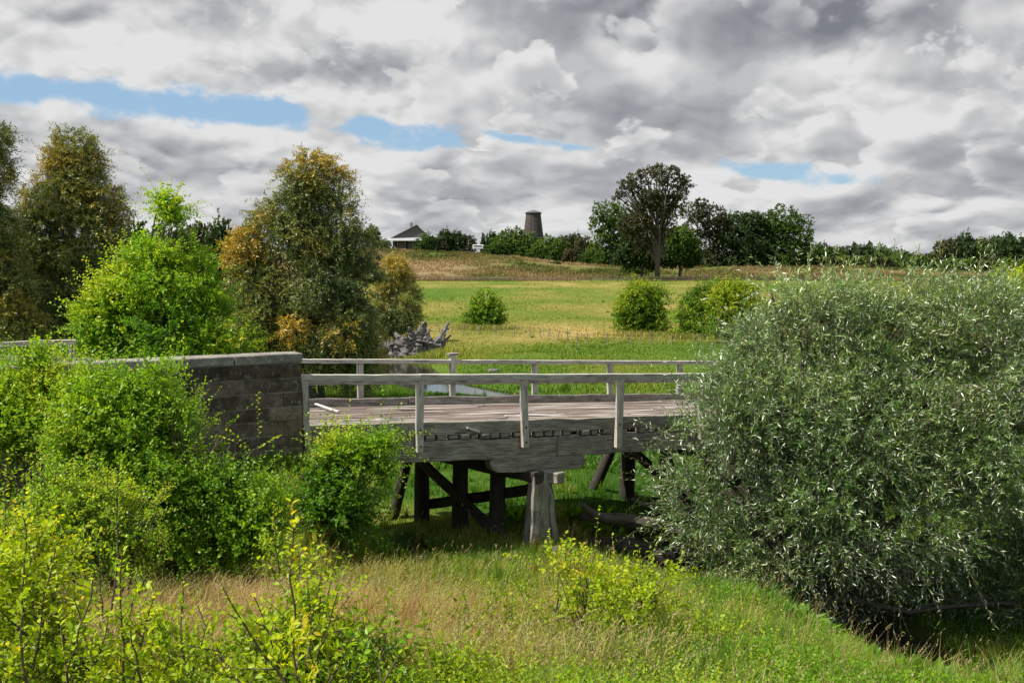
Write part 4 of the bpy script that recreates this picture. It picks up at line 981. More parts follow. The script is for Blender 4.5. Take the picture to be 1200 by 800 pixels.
# ------------------------------------------------------------------ gums beyond the bridge
def gum(name, label, Y, pb, rows, n, seed, mult=1, sz=1.0, **k):
    kw = dict(kind='rhomb', up=.2, droop=.4, thin=.34, leafup=.5, spread=.8, nscale=1.1, tvar=.10, twig=.006, rmin=.015, depth=.95, bark=W_GUM, shell=.45, rnd=.6)
    kw.update(k)
    return tree(name, label, 'tree', Y, pb, rows, LF_GUM, int(n * 1.15), .62 * sz, 16, .165 * sz, .046 * sz, .16, seed=seed, multi=mult, **kw)
gum('gum_tree', 'bushy young gum with golden new growth standing behind the bridge railing', 45, 372,
    [(366, 200, 24, 18, .78), (385, 215, 22, 20, .66), (352, 220, 20, 20, .70), (368, 240, 34, 24, .45), (340, 250, 26, 20, .55, 0), (395, 245, 20, 22, .42), (318, 270, 24, 22, .45), (345, 280, 30, 24, .4),
     (385, 280, 34, 28, .38), (412, 292, 22, 22, .40), (288, 285, 16, 14, .95), (300, 305, 24, 18, .75), (278, 300, 14, 14, .9), (300, 335, 30, 24, .42), (335, 330, 34, 28, .34), (380, 335, 38, 32, .3), (415, 335, 24, 26, .36), (432, 325, 12, 16, .62),
     (300, 370, 32, 24, .4), (345, 375, 34, 26, .34), (395, 378, 36, 28, .32), (418, 378, 22, 26, .42), (345, 385, 14, 12, .85, -1.6), (402, 390, 14, 12, .75, -1.6), (320, 410, 36, 24, .35), (370, 415, 40, 26, .33), (405, 415, 30, 24, .40), (432, 410, 12, 18, .78),
     (300, 395, 22, 20, .4), (318, 455, 24, 20, .35), (420, 440, 20, 14, .4)], 9500, 21, 3)
gum('gum_tree', 'slender small gum standing right of the golden gum, above the grey stump', 86, 466,
    [(463, 316, 12, 12, .62), (466, 332, 16, 14, .5), (458, 348, 18, 14, .55), (474, 352, 14, 16, .38), (464, 370, 20, 16, .34), (478, 370, 10, 12, .42), (452, 378, 14, 14, .5)], 1900, 22, 2, sz=1.35)
gum('gum_tree', 'tall open gum at the left, its dark crown standing above the road', 48, 88,
    [(86, 172, 20, 16, .55), (100, 192, 18, 16, .48), (70, 190, 16, 14, .62), (60, 205, 16, 14, .70), (96, 215, 24, 18, .4), (118, 235, 20, 18, .46), (132, 250, 12, 12, .5), (75, 230, 26, 20, .42), (48, 235, 20, 18, .55), (40, 260, 22, 18, .5),
     (98, 258, 28, 22, .33), (65, 270, 32, 22, .36), (125, 275, 16, 16, .42), (110, 300, 28, 22, .3), (70, 305, 34, 22, .33), (35, 300, 26, 22, .4), (100, 335, 28, 22, .3), (60, 340, 36, 24, .28), (80, 375, 34, 22, .3), (40, 375, 30, 22, .3)], 6800, 23, 2)
gum('gum_tree', 'gum cut off by the left edge of the photograph, with reddish foliage low down', 45, -22,
    [(-10, 165, 16, 16, .5), (-4, 200, 14, 18, .45), (-20, 235, 22, 24, .4), (0, 270, 16, 20, .5), (-15, 300, 26, 24, .4), (8, 335, 22, 20, .55), (-10, 365, 30, 26, .45), (20, 375, 20, 16, .62)], 3000, 24, 1)

# ------------------------------------------------------------------ shrubs on the meadow
def shrub(name, label, Y, pb, rows, mat, n, slen, per, L, W, seed, group=None, cat='shrub', **k):
    kw = dict(kind='rhomb', twig=.004, rmin=.006, nscale=.5, depth=.95, multi=3, fork=.15, fol='foliage', up=.45, droop=.12)
    kw.update(k)
    return tree(name, label, cat, Y, pb, rows, mat, n, slen, per, L, W, k.get('r0', .035) if 'r0' in k else .035, W_BARK, group, seed, **{a: b for a, b in kw.items() if a != 'r0'})
shrub('shrub', 'small upright dark green shrub alone in the middle of the meadow', 106, 570, [(569, 356, 10, 10, .5), (563, 368, 12, 12, .45), (577, 370, 11, 12, .45), (570, 379, 16, 9, .4)], LF_MEADOW, 620, .95, 10, .30, .16, 31, twig=.012, kind='flat', nscale=.9)
shrub('shrub', 'large round bright green shrub on the straw coloured meadow', 96, 752, [(750, 343, 14, 10, .75), (765, 352, 14, 12, .65), (738, 354, 12, 12, .7), (752, 366, 24, 16, .5), (740, 378, 18, 14, .4), (764, 380, 17, 13, .4), (752, 386, 24, 9, .3)], LF_MEADOW, 1400, 1.0, 12, .24, .13, 32, twig=.012, kind='flat', nscale=.9)
shrub('shrub', 'dull olive shrub between the round green shrub and the willow', 92, 822, [(832, 343, 12, 8, .35), (818, 355, 16, 10, .45), (808, 368, 12, 12, .6), (822, 374, 22, 14, .3), (815, 388, 20, 10, .35), (838, 388, 16, 12, .3)], LF_MEADOW, 1100, 1.0, 12, .22, .12, 33, twig=.012, kind='flat', nscale=.9)
shrub('shrub', 'yellow green shrub peeping over the left shoulder of the willow', 84, 862, [(856, 343, 15, 9, .95), (872, 345, 13, 9, .9), (848, 358, 14, 12, .95), (864, 365, 20, 16, .8), (858, 382, 24, 14, .7)], LF_MEADOW, 1100, 1.0, 12, .22, .12, 34, twig=.012, kind='flat', nscale=.9)
shrub('shrub', 'golden green shrub showing above the willow at the right edge', 40, 1200, [(1185, 335, 16, 12, .8), (1200, 345, 18, 14, .9), (1172, 350, 14, 12, .75), (1195, 375, 26, 20, .6), (1205, 410, 24, 24, .4)], LF_HAW, 1500, .6, 12, .10, .05, 35, nscale=.6)
shrub('shrub', 'tiny seedling shrub beside the small upright meadow shrub', 108, 547, [(547, 375, 4, 6, .4)], LF_MEADOW, 60, .5, 8, .2, .1, 36, twig=0, kind='flat')

# ------------------------------------------------------------------ uprooted grey stump and logs
g = np.random.default_rng(17)
YS_ = 74; cst = at(490, 410, YS_); zs = float(gz(cst[0], YS_))
def gnarl(pts, rad, mb, n=14, k=22, g=g, ru=.13):
    pts = np.asarray(pts, float); t = np.linspace(0, 1, len(pts)); tt = np.linspace(0, 1, k)
    P = np.stack([np.interp(tt, t, pts[:, j]) for j in range(3)], 1); rr = np.interp(tt, t, rad)
    P = P + np.cumsum(g.normal(0, .22 * rr.mean() / 2, P.shape), 0) * .45
    mb.tube(P, rr, n, ru)
def P_(px, py, dy=0): return at(px, py, YS_ + dy)
stump = MB()
fans = [(472, 466, 386, .62, .2), (474, 475, 382, .6, .16), (486, 497, 379, .8, .26), (490, 489, 386, .7, .2), (500, 509, 392, .6, .16), (505, 523, 382, .55, .10), (508, 527, 391, .45, .08), (465, 458, 396, .5, .14), (480, 471, 393, .6, .2), (497, 503, 387, .5, .1), (485, 482, 390, .6, .12), (503, 516, 398, .5, .1), (468, 455, 403, .4, .1)]
for q, (xb, xt, yt, ra, rb) in enumerate(fans):
    dy = g.normal(0, .4); mx = (xb + xt) / 2 + g.normal(0, 1.5)
    pts = np.array([P_(xb, 418, dy), P_(xb + (mx - xb) * .5, 408, dy * .8), P_(mx, (406 + yt) / 2, dy), P_(xt, yt, dy * 1.6)])
    tt = np.linspace(0, 1, 16); P = np.stack([np.interp(tt, np.linspace(0, 1, 4), pts[:, j]) for j in range(3)], 1) + np.cumsum(g.normal(0, .035, (16, 3)), 0)
    stump.tube(P, np.interp(tt, [0, .35, .7, 1], [ra, ra * .7, ra * .45, rb * .45]) * (1 + .14 * g.normal(size=16)), 11, .2)
    for _ in range(1):
        f = .5 + .5 * g.random(); c_ = P[int(f * 15)]; stump.tube([c_, c_ + np.array([g.normal(0, .2), g.normal(0, .2), .12]), c_ + np.array([g.normal(0, .38), g.normal(0, .3), .15 + .3 * g.random()])], [rb * .7, rb * .4, .015], 6, .15)
gnarl([P_(460, 412, 0), P_(485, 406, 0), P_(516, 411, 0)], [.5, .8, .4], stump, ru=.2)
so_ = stump.build('tree_stump', W_STUMP, loc=(cst[0], YS_, zs)); tag(so_, 'huge gnarled grey dead stump with upturned roots on the meadow', 'stump')
# creek logs
def log(name, label, rows, cat='log'):
    mb = MB(); Yb = rows[0][0][2]
    for pts in rows:
        gnarl([at(p[0], p[1], p[2]) for p in pts], [p[3] for p in pts], mb, 10, 12, ru=.07)
    c = at(*rows[0][0][:3]); o = mb.build(name, W_BARK, loc=(c[0], c[1], float(gz(c[0], c[1]))), smooth=False); return tag(o, label, cat)
log('fallen_log', 'forked dead log jutting left out of the willow over the creek', [
    [(681, 604, 22.2, .07), (700, 607, 22.2, .12), (730, 608, 22.3, .15), (765, 616, 22.4, .19), (800, 626, 22.6, .22), (850, 650, 23, .24)], [(682, 590, 21.9, .05), (694, 600, 22.1, .09), (712, 608, 22.2, .1)],
    [(740, 584, 23, .03), (760, 594, 22.8, .07), (790, 592, 22.6, .08)]])
log('fallen_log', 'lower dead log lying along the dark creek bank under the forked one', [[(690, 640, 22.6, .12), (720, 637, 22.6, .17), (750, 640, 22.5, .18), (790, 655, 22.4, .2)]])
log('fallen_log', 'short thin stick leaning against the second trestle beside the forked log', [[(765, 575, 24, .05), (790, 560, 24, .04), (830, 548, 24, .03)]])
# boulder by the great pile
mst = STONE
def rock(c, r, label, seed):
    g = np.random.default_rng(seed); import bmesh
    bm = bmesh.new(); bmesh.ops.create_icosphere(bm, subdivisions=3, radius=1)
    for v in bm.verts:
        n = v.co.copy(); k = 1 + .35 * (fnoise(n.x * 2 + seed, n.y * 2 + n.z, 1.1, 3, seed) - .5) * 2
        v.co = Vector((n.x * r[0] * k, n.y * r[1] * k, n.z * r[2] * k))
    me = bpy.data.meshes.new('rock'); bm.to_mesh(me); bm.free(); me.materials.append(COPING)
    o = bpy.data.objects.new('rock', me); COL.objects.link(o); o.location = tuple(c); return tag(o, label, 'rock')
c = at(652, 638, 20.3); rock((c[0], c[1], float(gz(c[0], c[1])) + .1), (.14, .12, .1), 'small pale rock at the foot of the great grey pile', 4)
c = at(578, 419, 60); rock((c[0], c[1], float(gz(c[0], c[1])) + .1), (.35, .3, .2), 'pale rock on the grass beyond the far railing', 6)

# ------------------------------------------------------------------ hawthorns and bushes around the wall
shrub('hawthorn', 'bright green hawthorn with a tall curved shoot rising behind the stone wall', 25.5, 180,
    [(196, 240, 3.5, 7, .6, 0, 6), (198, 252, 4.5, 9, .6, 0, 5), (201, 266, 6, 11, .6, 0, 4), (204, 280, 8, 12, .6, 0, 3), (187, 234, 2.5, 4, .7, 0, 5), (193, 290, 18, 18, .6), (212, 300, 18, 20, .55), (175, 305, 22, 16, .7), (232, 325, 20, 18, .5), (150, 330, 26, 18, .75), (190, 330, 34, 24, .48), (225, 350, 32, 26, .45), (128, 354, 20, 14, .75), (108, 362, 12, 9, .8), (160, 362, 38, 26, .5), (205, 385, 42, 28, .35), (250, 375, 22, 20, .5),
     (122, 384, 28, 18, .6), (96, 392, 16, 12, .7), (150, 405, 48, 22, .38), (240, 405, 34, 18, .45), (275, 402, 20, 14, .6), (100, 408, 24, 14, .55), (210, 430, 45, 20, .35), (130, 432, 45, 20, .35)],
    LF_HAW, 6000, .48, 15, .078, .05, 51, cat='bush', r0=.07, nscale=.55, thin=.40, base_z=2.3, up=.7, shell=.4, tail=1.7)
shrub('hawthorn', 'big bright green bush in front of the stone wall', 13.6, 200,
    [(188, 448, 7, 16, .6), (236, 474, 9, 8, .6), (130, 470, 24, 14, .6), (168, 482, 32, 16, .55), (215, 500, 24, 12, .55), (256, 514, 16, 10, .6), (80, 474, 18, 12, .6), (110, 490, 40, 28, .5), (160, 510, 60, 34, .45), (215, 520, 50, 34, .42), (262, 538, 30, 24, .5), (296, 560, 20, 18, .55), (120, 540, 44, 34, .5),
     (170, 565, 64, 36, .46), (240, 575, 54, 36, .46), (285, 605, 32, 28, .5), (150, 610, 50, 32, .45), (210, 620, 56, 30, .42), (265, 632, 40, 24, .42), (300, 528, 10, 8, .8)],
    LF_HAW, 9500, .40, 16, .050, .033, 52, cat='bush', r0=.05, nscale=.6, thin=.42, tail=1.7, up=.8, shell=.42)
shrub('hawthorn', 'green bush at the left edge below the wall, beside the biggest bush', 14.5, 45,
    [(42, 428, 5, 10, .7, 0, 2), (50, 452, 12, 8, .65), (85, 466, 18, 10, .6), (10, 468, 18, 10, .6), (55, 476, 28, 12, .55), (20, 490, 32, 14, .5), (75, 492, 24, 14, .5), (-15, 480, 24, 18, .5), (50, 502, 32, 14, .45), (10, 506, 26, 12, .45)],
    LF_HAW, 2800, .40, 16, .050, .033, 53, cat='bush', r0=.04, nscale=.6, thin=.42, tail=1.7, up=.8, shell=.42)
shrub('hawthorn', 'leafy green bush growing against the bridge beam beside the wall end', 17.6, 400,
    [(432, 528, 14, 7, .7), (450, 522, 8, 6, .75), (398, 534, 18, 8, .62), (370, 540, 16, 8, .6), (412, 552, 32, 14, .42), (370, 562, 30, 16, .38), (440, 556, 14, 10, .5), (385, 590, 38, 26, .3), (425, 590, 16, 16, .35), (352, 600, 30, 26, .3), (345, 570, 20, 16, .5), (375, 622, 34, 16, .3)],
    LF_HAW, 2300, .46, 15, .062, .040, 54, cat='bush', r0=.03, nscale=.55, thin=.44, tail=1.7, up=.8, shell=.3)
shrub('hawthorn', 'sprawling low green bush in the dry grass below the biggest bush', 10.6, 130,
    [(70, 575, 22, 16, .7), (120, 590, 28, 18, .62), (80, 610, 36, 22, .55), (150, 625, 26, 18, .55), (110, 640, 34, 20, .5), (40, 625, 26, 20, .6), (175, 600, 16, 16, .6)],
    LF_HAW, 1300, .34, 12, .038, .025, 55, cat='bush', r0=.02, nscale=.35, thin=.3, up=.55, shell=.3)
# ------------------------------------------------------------------ the silver willow
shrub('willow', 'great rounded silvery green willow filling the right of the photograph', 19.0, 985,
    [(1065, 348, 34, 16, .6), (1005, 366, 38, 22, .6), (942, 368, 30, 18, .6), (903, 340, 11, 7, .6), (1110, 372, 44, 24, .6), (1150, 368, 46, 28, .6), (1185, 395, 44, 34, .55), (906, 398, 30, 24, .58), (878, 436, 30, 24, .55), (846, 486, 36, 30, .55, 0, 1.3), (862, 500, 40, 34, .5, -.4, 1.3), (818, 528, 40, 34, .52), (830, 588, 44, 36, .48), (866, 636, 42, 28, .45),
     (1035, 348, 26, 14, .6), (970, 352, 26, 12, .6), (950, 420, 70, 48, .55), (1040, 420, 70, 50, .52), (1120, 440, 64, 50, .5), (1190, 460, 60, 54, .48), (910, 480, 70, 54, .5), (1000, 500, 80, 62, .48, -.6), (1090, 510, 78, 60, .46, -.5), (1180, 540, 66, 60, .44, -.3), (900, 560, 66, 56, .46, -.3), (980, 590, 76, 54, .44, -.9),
     (1060, 600, 70, 48, .4, -.7), (1150, 620, 60, 48, .35, .6), (920, 640, 56, 34, .42, -.3), (1230, 600, 50, 60, .35, .3), (1120, 680, 50, 34, .3, 1.2), (1190, 690, 50, 36, .3, .8), (1000, 650, 50, 26, .35, .6), (1060, 690, 30, 24, .3, 1.5), (1240, 480, 50, 60, .4), (890, 682, 30, 18, .35, 0), (1110, 728, 50, 22, .2, .8), (1190, 752, 50, 20, .2, .4), (1030, 708, 30, 18, .22, .4), (1240, 700, 40, 50, .25, 0)],  # lower right blobs tinted darker: the crown's shaded side put into leaf colour
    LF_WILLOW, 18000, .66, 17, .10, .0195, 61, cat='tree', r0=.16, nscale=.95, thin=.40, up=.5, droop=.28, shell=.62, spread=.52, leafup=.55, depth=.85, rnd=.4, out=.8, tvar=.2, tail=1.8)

# ------------------------------------------------------------------ yellow green saplings in the near foreground
def sapling(label, Y, pb, stems, seed, mat=LF_YEL, L=.042, W=.021, group=None, dens=1.0, tint=.55, name='sapling', cat='sapling', r0=.011, side=.5, per_m=62):
    """upright leaning stems with side shoots and alternate leaves; stems rows: px0 py0 px1 py1 dy tint"""
    g = np.random.default_rng(seed); x = at(pb, 300, Y)[0]; zb = float(gz(x, Y)); o = thing(name, (x, Y, zb), label, cat, group)
    mb = MB(); pos = []; dr = []; ti = []
    def axis(a, b, r, lv, tn):
        L_ = np.linalg.norm(b - a); k = max(5, int(L_ / .08)); P = a + (b - a) * np.linspace(0, 1, k)[:, None]
        w = np.cumsum(g.normal(0, .012, (k, 3)) * min(L_, 1.0), 0); P = P + w - w[0]
        mb.tube(P, np.linspace(r, r * .3, k), 6 if lv == 0 else 4, .06, cap=False)
        n = int(L_ * per_m * dens * (1 if lv else .5))
        for q in range(n):
            f = .12 + .88 * (q + .5) / n if lv else .35 + .65 * (q + .5) / n
            u = f * (k - 1); i = min(int(u), k - 2); c = P[i] + (P[i + 1] - P[i]) * (u - i); tg = unit(P[i + 1] - P[i])
            sd = unit(np.cross(tg, g.normal(size=3))); pos.append(c); dr.append(unit(tg * .45 + sd * .9 + np.array([0, 0, .15]))); ti.append(tn + (f - .5) * .35 + g.normal(0, .12))
        if lv < 2:
            m_ = int(L_ * (5.5 if lv == 0 else 5) * dens)
            for q in range(m_):
                f = .15 + .8 * (q + g.random()) / m_; u = f * (k - 1); i = min(int(u), k - 2); c = P[i]; tg = unit(P[i + 1] - P[i])
                sd = unit(np.cross(tg, g.normal(size=3))); ln = (1.05 - f) * side * (.4 + .8 * g.random()) * (1 if lv == 0 else .5) + .06
                axis(c, c + unit(tg * .55 + sd + np.array([0, 0, .35])) * ln, r * .5, lv + 1, tn + g.normal(0, .08))
    for (x0, y0, x1, y1, dy, tn) in stems:
        a = at(x0, y0, Y + dy * .4); b = at(x1, y1, Y + dy)
        gzv = float(gz(a[0], a[1]))
        axis(a, b, r0, 0, tn)
        if a[2] > gzv: mb.tube([a, (a[0], a[1], gzv - .1)], [r0, r0 * 1.2], 6, .05)
    mb.build('stem', W_TWIG, o, smooth=True)
    n = len(pos); pos = np.array(pos); dr = np.array(dr); nr = unit(g.normal(0, .5, (n, 3)) + [0, 0, .8]); sz = .6 + .7 * g.random(n)
    V, F4, F3, T = leaf_arrays(pos, dr, nr, L * sz, W * sz, np.array(ti), 'six'); np_mesh('leaves', V, F4, F3, T, mat, o); return o
FG = 'yellow green saplings in the near foreground'
for lab, Yf, pb, rows, n_, sd, mt_ in [
    ('low yellow green thicket filling the lower left corner', 6.6, 60, [(10, 700, 60, 44, .5), (70, 745, 60, 30, .5), (0, 780, 70, 40, .4), (120, 785, 60, 30, .5), (40, 650, 34, 24, .5), (180, 760, 50, 26, .5), (230, 790, 50, 20, .45)], 800, 171, LF_YEL),
    ('low leafy thicket at the bottom edge under the tallest sapling', 6.0, 360, [(340, 770, 60, 30, .42), (430, 795, 70, 30, .3), (280, 795, 60, 30, .45), (370, 730, 30, 20, .5), (510, 810, 50, 24, .35)], 560, 172, LF_YEL),
    ('yellow green thicket at the bottom edge below the great pile', 8.4, 690, [(680, 720, 70, 24, .30), (610, 770, 80, 24, .26), (770, 765, 80, 24, .26), (690, 675, 30, 16, .42), (820, 800, 60, 20, .38), (700, 805, 130, 26, .34), (640, 705, 40, 14, .5), (745, 700, 44, 14, .5), (540, 800, 50, 18, .34), (650, 660, 20, 12, .6), (760, 700, 40, 12, .5), (560, 740, 40, 12, .3), (830, 760, 40, 12, .3)], 800, 173, LF_YEL)]:
    shrub('thicket', lab, Yf, pb, rows, mt_, n_, .3, 12, .042, .025, sd, cat='bush', r0=.008, nscale=.4, thin=.46, up=.8, shell=.1, twig=.003, kind='six')
sapling('tallest yellow leaved sapling with a bare straight stem, left of the picture middle', 5.4, 350,
        [(352, 860, 338, 585, 0, .8), (352, 860, 300, 700, .2, .6), (352, 860, 400, 690, -.2, .7), (356, 860, 420, 740, .3, .6), (350, 860, 375, 665, .4, .7)], 71, L=.052, W=.024, group=FG, side=.42)
sapling('sapling leaning left over the dry grass with a bare grey stem', 5.0, 360, [(372, 850, 262, 690, 0, .6), (330, 860, 250, 760, .2, .6), (300, 860, 230, 700, .3, .5), (420, 850, 470, 760, .2, .4)], 72, L=.048, W=.024, group=FG, side=.36)
sapling('leafy sapling spreading from the lower left corner', 5.6, 40, [(30, 870, 20, 600, 0, .55), (30, 870, 70, 640, .3, .6), (20, 870, -20, 620, .2, .5), (60, 870, 110, 660, -.2, .55), (0, 870, 30, 700, .4, .5), (80, 870, 130, 720, .3, .6)], 73, L=.046, W=.028, group=FG)
sapling('leafy sapling between the lower left corner and the dry grass', 5.9, 150, [(150, 870, 130, 640, 0, .6), (150, 870, 190, 700, .2, .65), (130, 870, 90, 700, .2, .5), (200, 870, 240, 740, .3, .7), (170, 870, 150, 730, -.3, .55), (230, 870, 210, 690, .5, .5)], 74, L=.046, W=.028, group=FG)
sapling('low leafy sapling at the bottom edge left of the picture middle', 5.3, 430, [(420, 870, 400, 760, 0, .4), (440, 870, 460, 730, .3, .4), (400, 870, 370, 770, .2, .35), (460, 870, 490, 780, .2, .45)], 75, mat=LF_HAW, L=.045, W=.027, group=FG)
sapling('broad yellow green sapling in the grass in front of the great pile', 8.6, 690, [(690, 830, 650, 640, 0, .6), (700, 830, 700, 655, .2, .75), (690, 830, 600, 700, .2, .75), (700, 830, 750, 660, .3, .5), (710, 830, 790, 700, -.1, .45), (690, 830, 640, 720, -.3, .45), (690, 830, 570, 690, .5, .55),
         (700, 830, 800, 650, .5, .6), (700, 830, 720, 730, -.4, .6), (680, 830, 610, 760, -.3, .6), (710, 830, 780, 760, -.3, .6), (700, 830, 670, 690, .5, .7)], 76, L=.042, W=.024, group=FG, side=.55, dens=1.25)
sapling('small yellow green sapling at the bottom edge right of the broad one', 8.0, 800, [(800, 840, 790, 735, 0, .7), (800, 840, 830, 760, .2, .7), (790, 840, 750, 770, .2, .6), (810, 840, 860, 785, .1, .6)], 77, L=.04, W=.022, group=FG)
sapling('pale green upright sapling among tall grass below the biggest bush', 8.2, 130, [(130, 760, 138, 560, 0, .6), (130, 760, 100, 610, .2, .55), (140, 760, 190, 640, .2, .6), (120, 760, 60, 640, .2, .5)], 78, mat=LF_HAW, L=.036, W=.02, group=FG, side=.4)
sapling('thin sapling at the left edge with a dark stem', 6.8, 10, [(12, 800, 8, 540, 0, .55), (12, 800, 40, 600, .2, .6), (10, 800, -20, 620, .2, .5)], 79, L=.04, W=.024, group=FG, side=.35)
sapling('small shrubby sapling in front of the leafy bush by the wall end', 12.5, 330, [(330, 690, 320, 590, 0, .8), (330, 690, 350, 610, .2, .7), (335, 690, 300, 630, .2, .6), (340, 690, 380, 640, .2, .55)], 80, mat=LF_HAW, L=.045, W=.028, group=FG, side=.5)

# ------------------------------------------------------------------ broad leaved docks by the creek
g = np.random.default_rng(88)
def dock(label, x, y, r, seed):
    g = np.random.default_rng(seed); z = float(gz(x, y)); n = 40
    th = g.random(n) * 6.283; tl = .25 + g.random(n) * .9
    d = np.stack([np.cos(th) * np.cos(tl), np.sin(th) * np.cos(tl), np.sin(tl)], 1)
    p = np.array([x, y, z]) + d * r * .25
    V, F4, F3, T = leaf_arrays(p, d, unit(np.array([0, 0, 1.0]) + g.normal(0, .3, (n, 3))), r * (.7 + .5 * g.random(n)), r * .46 * (.7 + .5 * g.random(n)), .28 + g.normal(0, .13, n), 'six')
    o = np_mesh('dock_plant', V, F4, F3, T, LF_HAW, loc=(x, y, z)); o['label'] = label; o['category'] = 'weed'; o['group'] = 'broad leaved dock plants along the creek'; return o
def bank_edge(px):
    """near lip of the creek bank on the bearing of a pixel column"""
    u = (px - 600) / F; yy = np.linspace(9, 19, 60); v = (EYE - gz(u * yy, yy)) / yy
    i_ = int(np.argmax(np.diff(v) > 0)) if (np.diff(v) > 0).any() else 40
    y_ = yy[max(i_, 8)]; return u * y_, y_
k_ = 0
for (pa, va, pb_, vb, n_, txt) in [(672, 615, 735, 622, 9, 'dock plant behind the great pile'), (592, 606, 612, 612, 3, 'dock plant seen between the trestle piles')]:
    for q in range(n_):
        gp = gpt(pa + (pb_ - pa) * q / max(1, n_ - 1), va + (vb - va) * q / max(1, n_ - 1) + g.normal(0, 7)); k_ += 1
        dock('%s %s from the left' % (words_[q], txt), gp[0], gp[1], .24 + .14 * g.random(), 900 + k_)
for q in range(18):
    px = 880 + 315 * (q + .5 * g.random()) / 18; x_, y_ = bank_edge(px); k_ += 1; y2 = y_ - .1 - .7 * g.random()
    dock('%s dock plant from the left along the creek edge under the willow' % words_[q], x_ * y2 / y_, y2, .17 + .13 * g.random(), 900 + k_)

# ------------------------------------------------------------------ grass
GR_STOPS = [(0, (.045, .135, .010)), (.25, (.110, .205, .018)), (.45, (.20, .255, .026)), (.62, (.31, .29, .06)), (.8, (.42, .34, .11)), (1, (.52, .39, .18))]
LF_GRASS = leaf_mat('grass_blade', GR_STOPS, trans=.3, gloss=.45, spec=.3)
LF_SEED = leaf_mat('grass_seed', [(0, (.26, .19, .09)), (.5, (.42, .32, .18)), (1, (.58, .48, .32))], trans=.3, gloss=.7, spec=.1)
def frustum_xy(n, y0, y1, g, margin=.68):
    y = 1 / (1 / y1 + (1 / y0 - 1 / y1) * g.random(n)); u = (g.random(n) * 2 - 1) * margin
    return u * y, y
def ok_ground(x, y):
    s = (x - P0[0]) * BD[0] + (y - P0[1]) * BD[1]; w = (x - P0[0]) * BN[0] + (y - P0[1]) * BN[1]
    onroad = (w > -.45) & (w < WIDTH + .5) & ((s < .0) | (s > SPAN_END + .3))
    return (~onroad) & (creek_dist(x, y) > np.where((x > 1.5) & (y > 18), 1.9, 1.15)) & ~((w > -.2) & (w < WIDTH) & (s > 0) & (s < 3.0))
def blades(name, x, y, h, wd, mat, seed, lean=.35, seg=2, tb=0.0, kindv=None, z=None):
    g = np.random.default_rng(seed); n = len(x); z = gz(x, y) if z is None else z
    a = g.random(n) * 6.283; ln = lean * (.3 + g.random(n)); th = g.random(n) * 6.283
    dx = np.cos(th) * ln + .10; dy = np.sin(th) * ln
    sxv = np.cos(a) * wd / 2; syv = np.sin(a) * wd / 2
    b = np.stack([x, y, z - .03], 1); S = np.stack([sxv, syv, np.zeros(n)], 1)
    m1 = b + np.stack([dx * h * .35, dy * h * .35, h * .58], 1); tip = b + np.stack([dx * h, dy * h, h * (1 - .35 * ln)], 1)
    V = np.stack([b - S, b + S, m1 + S * .75, m1 - S * .75, tip], 1).reshape(-1, 3); k = np.arange(n)[:, None] * 5
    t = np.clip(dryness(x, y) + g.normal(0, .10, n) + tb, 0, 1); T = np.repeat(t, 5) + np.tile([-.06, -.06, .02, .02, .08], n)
    o = np_mesh(name, V, k + [0, 1, 2, 3], k + [3, 2, 4], T, mat); o['kind'] = 'stuff'; return tip, t
g = np.random.default_rng(101)
x, y = frustum_xy(195000, 5.0, 46, g); k = ok_ground(x, y); x, y = x[k], y[k]
hh = (.12 + .26 * fnoise(x, y, 1.3, 3, 41)) * (.6 + .7 * g.random(len(x))) * np.where(y > 24, .75, 1.0)
blades('grass', x, y, hh, .0035 + .0008 * y * .75, LF_GRASS, 102)
# tussocks: blades that fan out of a common foot
cx_, cy_ = frustum_xy(11500, 5.0, 40, g); k = ok_ground(cx_, cy_); cx_, cy_ = cx_[k], cy_[k]; nc = len(cx_); per = 24
rr = .05 + .09 * g.random(nc); th = g.random((nc, per)) * 6.283; q = np.sqrt(g.random((nc, per))) * rr[:, None]
x = (cx_[:, None] + np.cos(th) * q).ravel(); y = (cy_[:, None] + np.sin(th) * q).ravel()
hc = np.repeat((.16 + .34 * g.random(nc) ** 1.6) * (.7 + .6 * fnoise(cx_, cy_, 1.6, 2, 44)), per)
tip_, tt_ = blades('grass_tussocks', x, y, hc * (.6 + .5 * g.random(nc * per)), .0038 + .0008 * y * .75, LF_GRASS, 107, lean=.55, tb=np.repeat(g.normal(0, .16, nc), per))
# meadow turf further off
x, y = frustum_xy(230000, 40, 420, g); k = ok_ground(x, y); x, y = x[k], y[k]
k = y < 312; x, y = x[k], y[k]
hh = (.06 + .30 * fnoise(x, y, 6, 3, 43) ** 1.5) * (.6 + .7 * g.random(len(x)))
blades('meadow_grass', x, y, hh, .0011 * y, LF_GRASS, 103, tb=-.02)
# tall rushy grass along the near creek bank and under the bridge
x, y = frustum_xy(60000, 14, 34, g); D = creek_dist(x, y); k = ok_ground(x, y) & (D < 4.6) & (fnoise(x, y, 1.2, 2, 51) > .42); x, y = x[k], y[k]
blades('tall_grass', x, y, .36 * (.5 + .7 * g.random(len(x))), .016 + 0 * x, LF_GRASS, 104, lean=.45, tb=-.25)
x = g.normal(-1.4, 1.5, 11000); y = 20.3 + .35 * (x + 1) * -.4 + g.normal(0, .75, 11000); k = ok_ground(x, y) & (creek_dist(x, y) > 2.2); x, y = x[k], y[k]
blades('tall_grass', x, y, .16 + .24 * g.random(len(x)), .012 + 0 * x, LF_GRASS, 114, lean=.55, tb=g.normal(-.12, .2, len(x)))
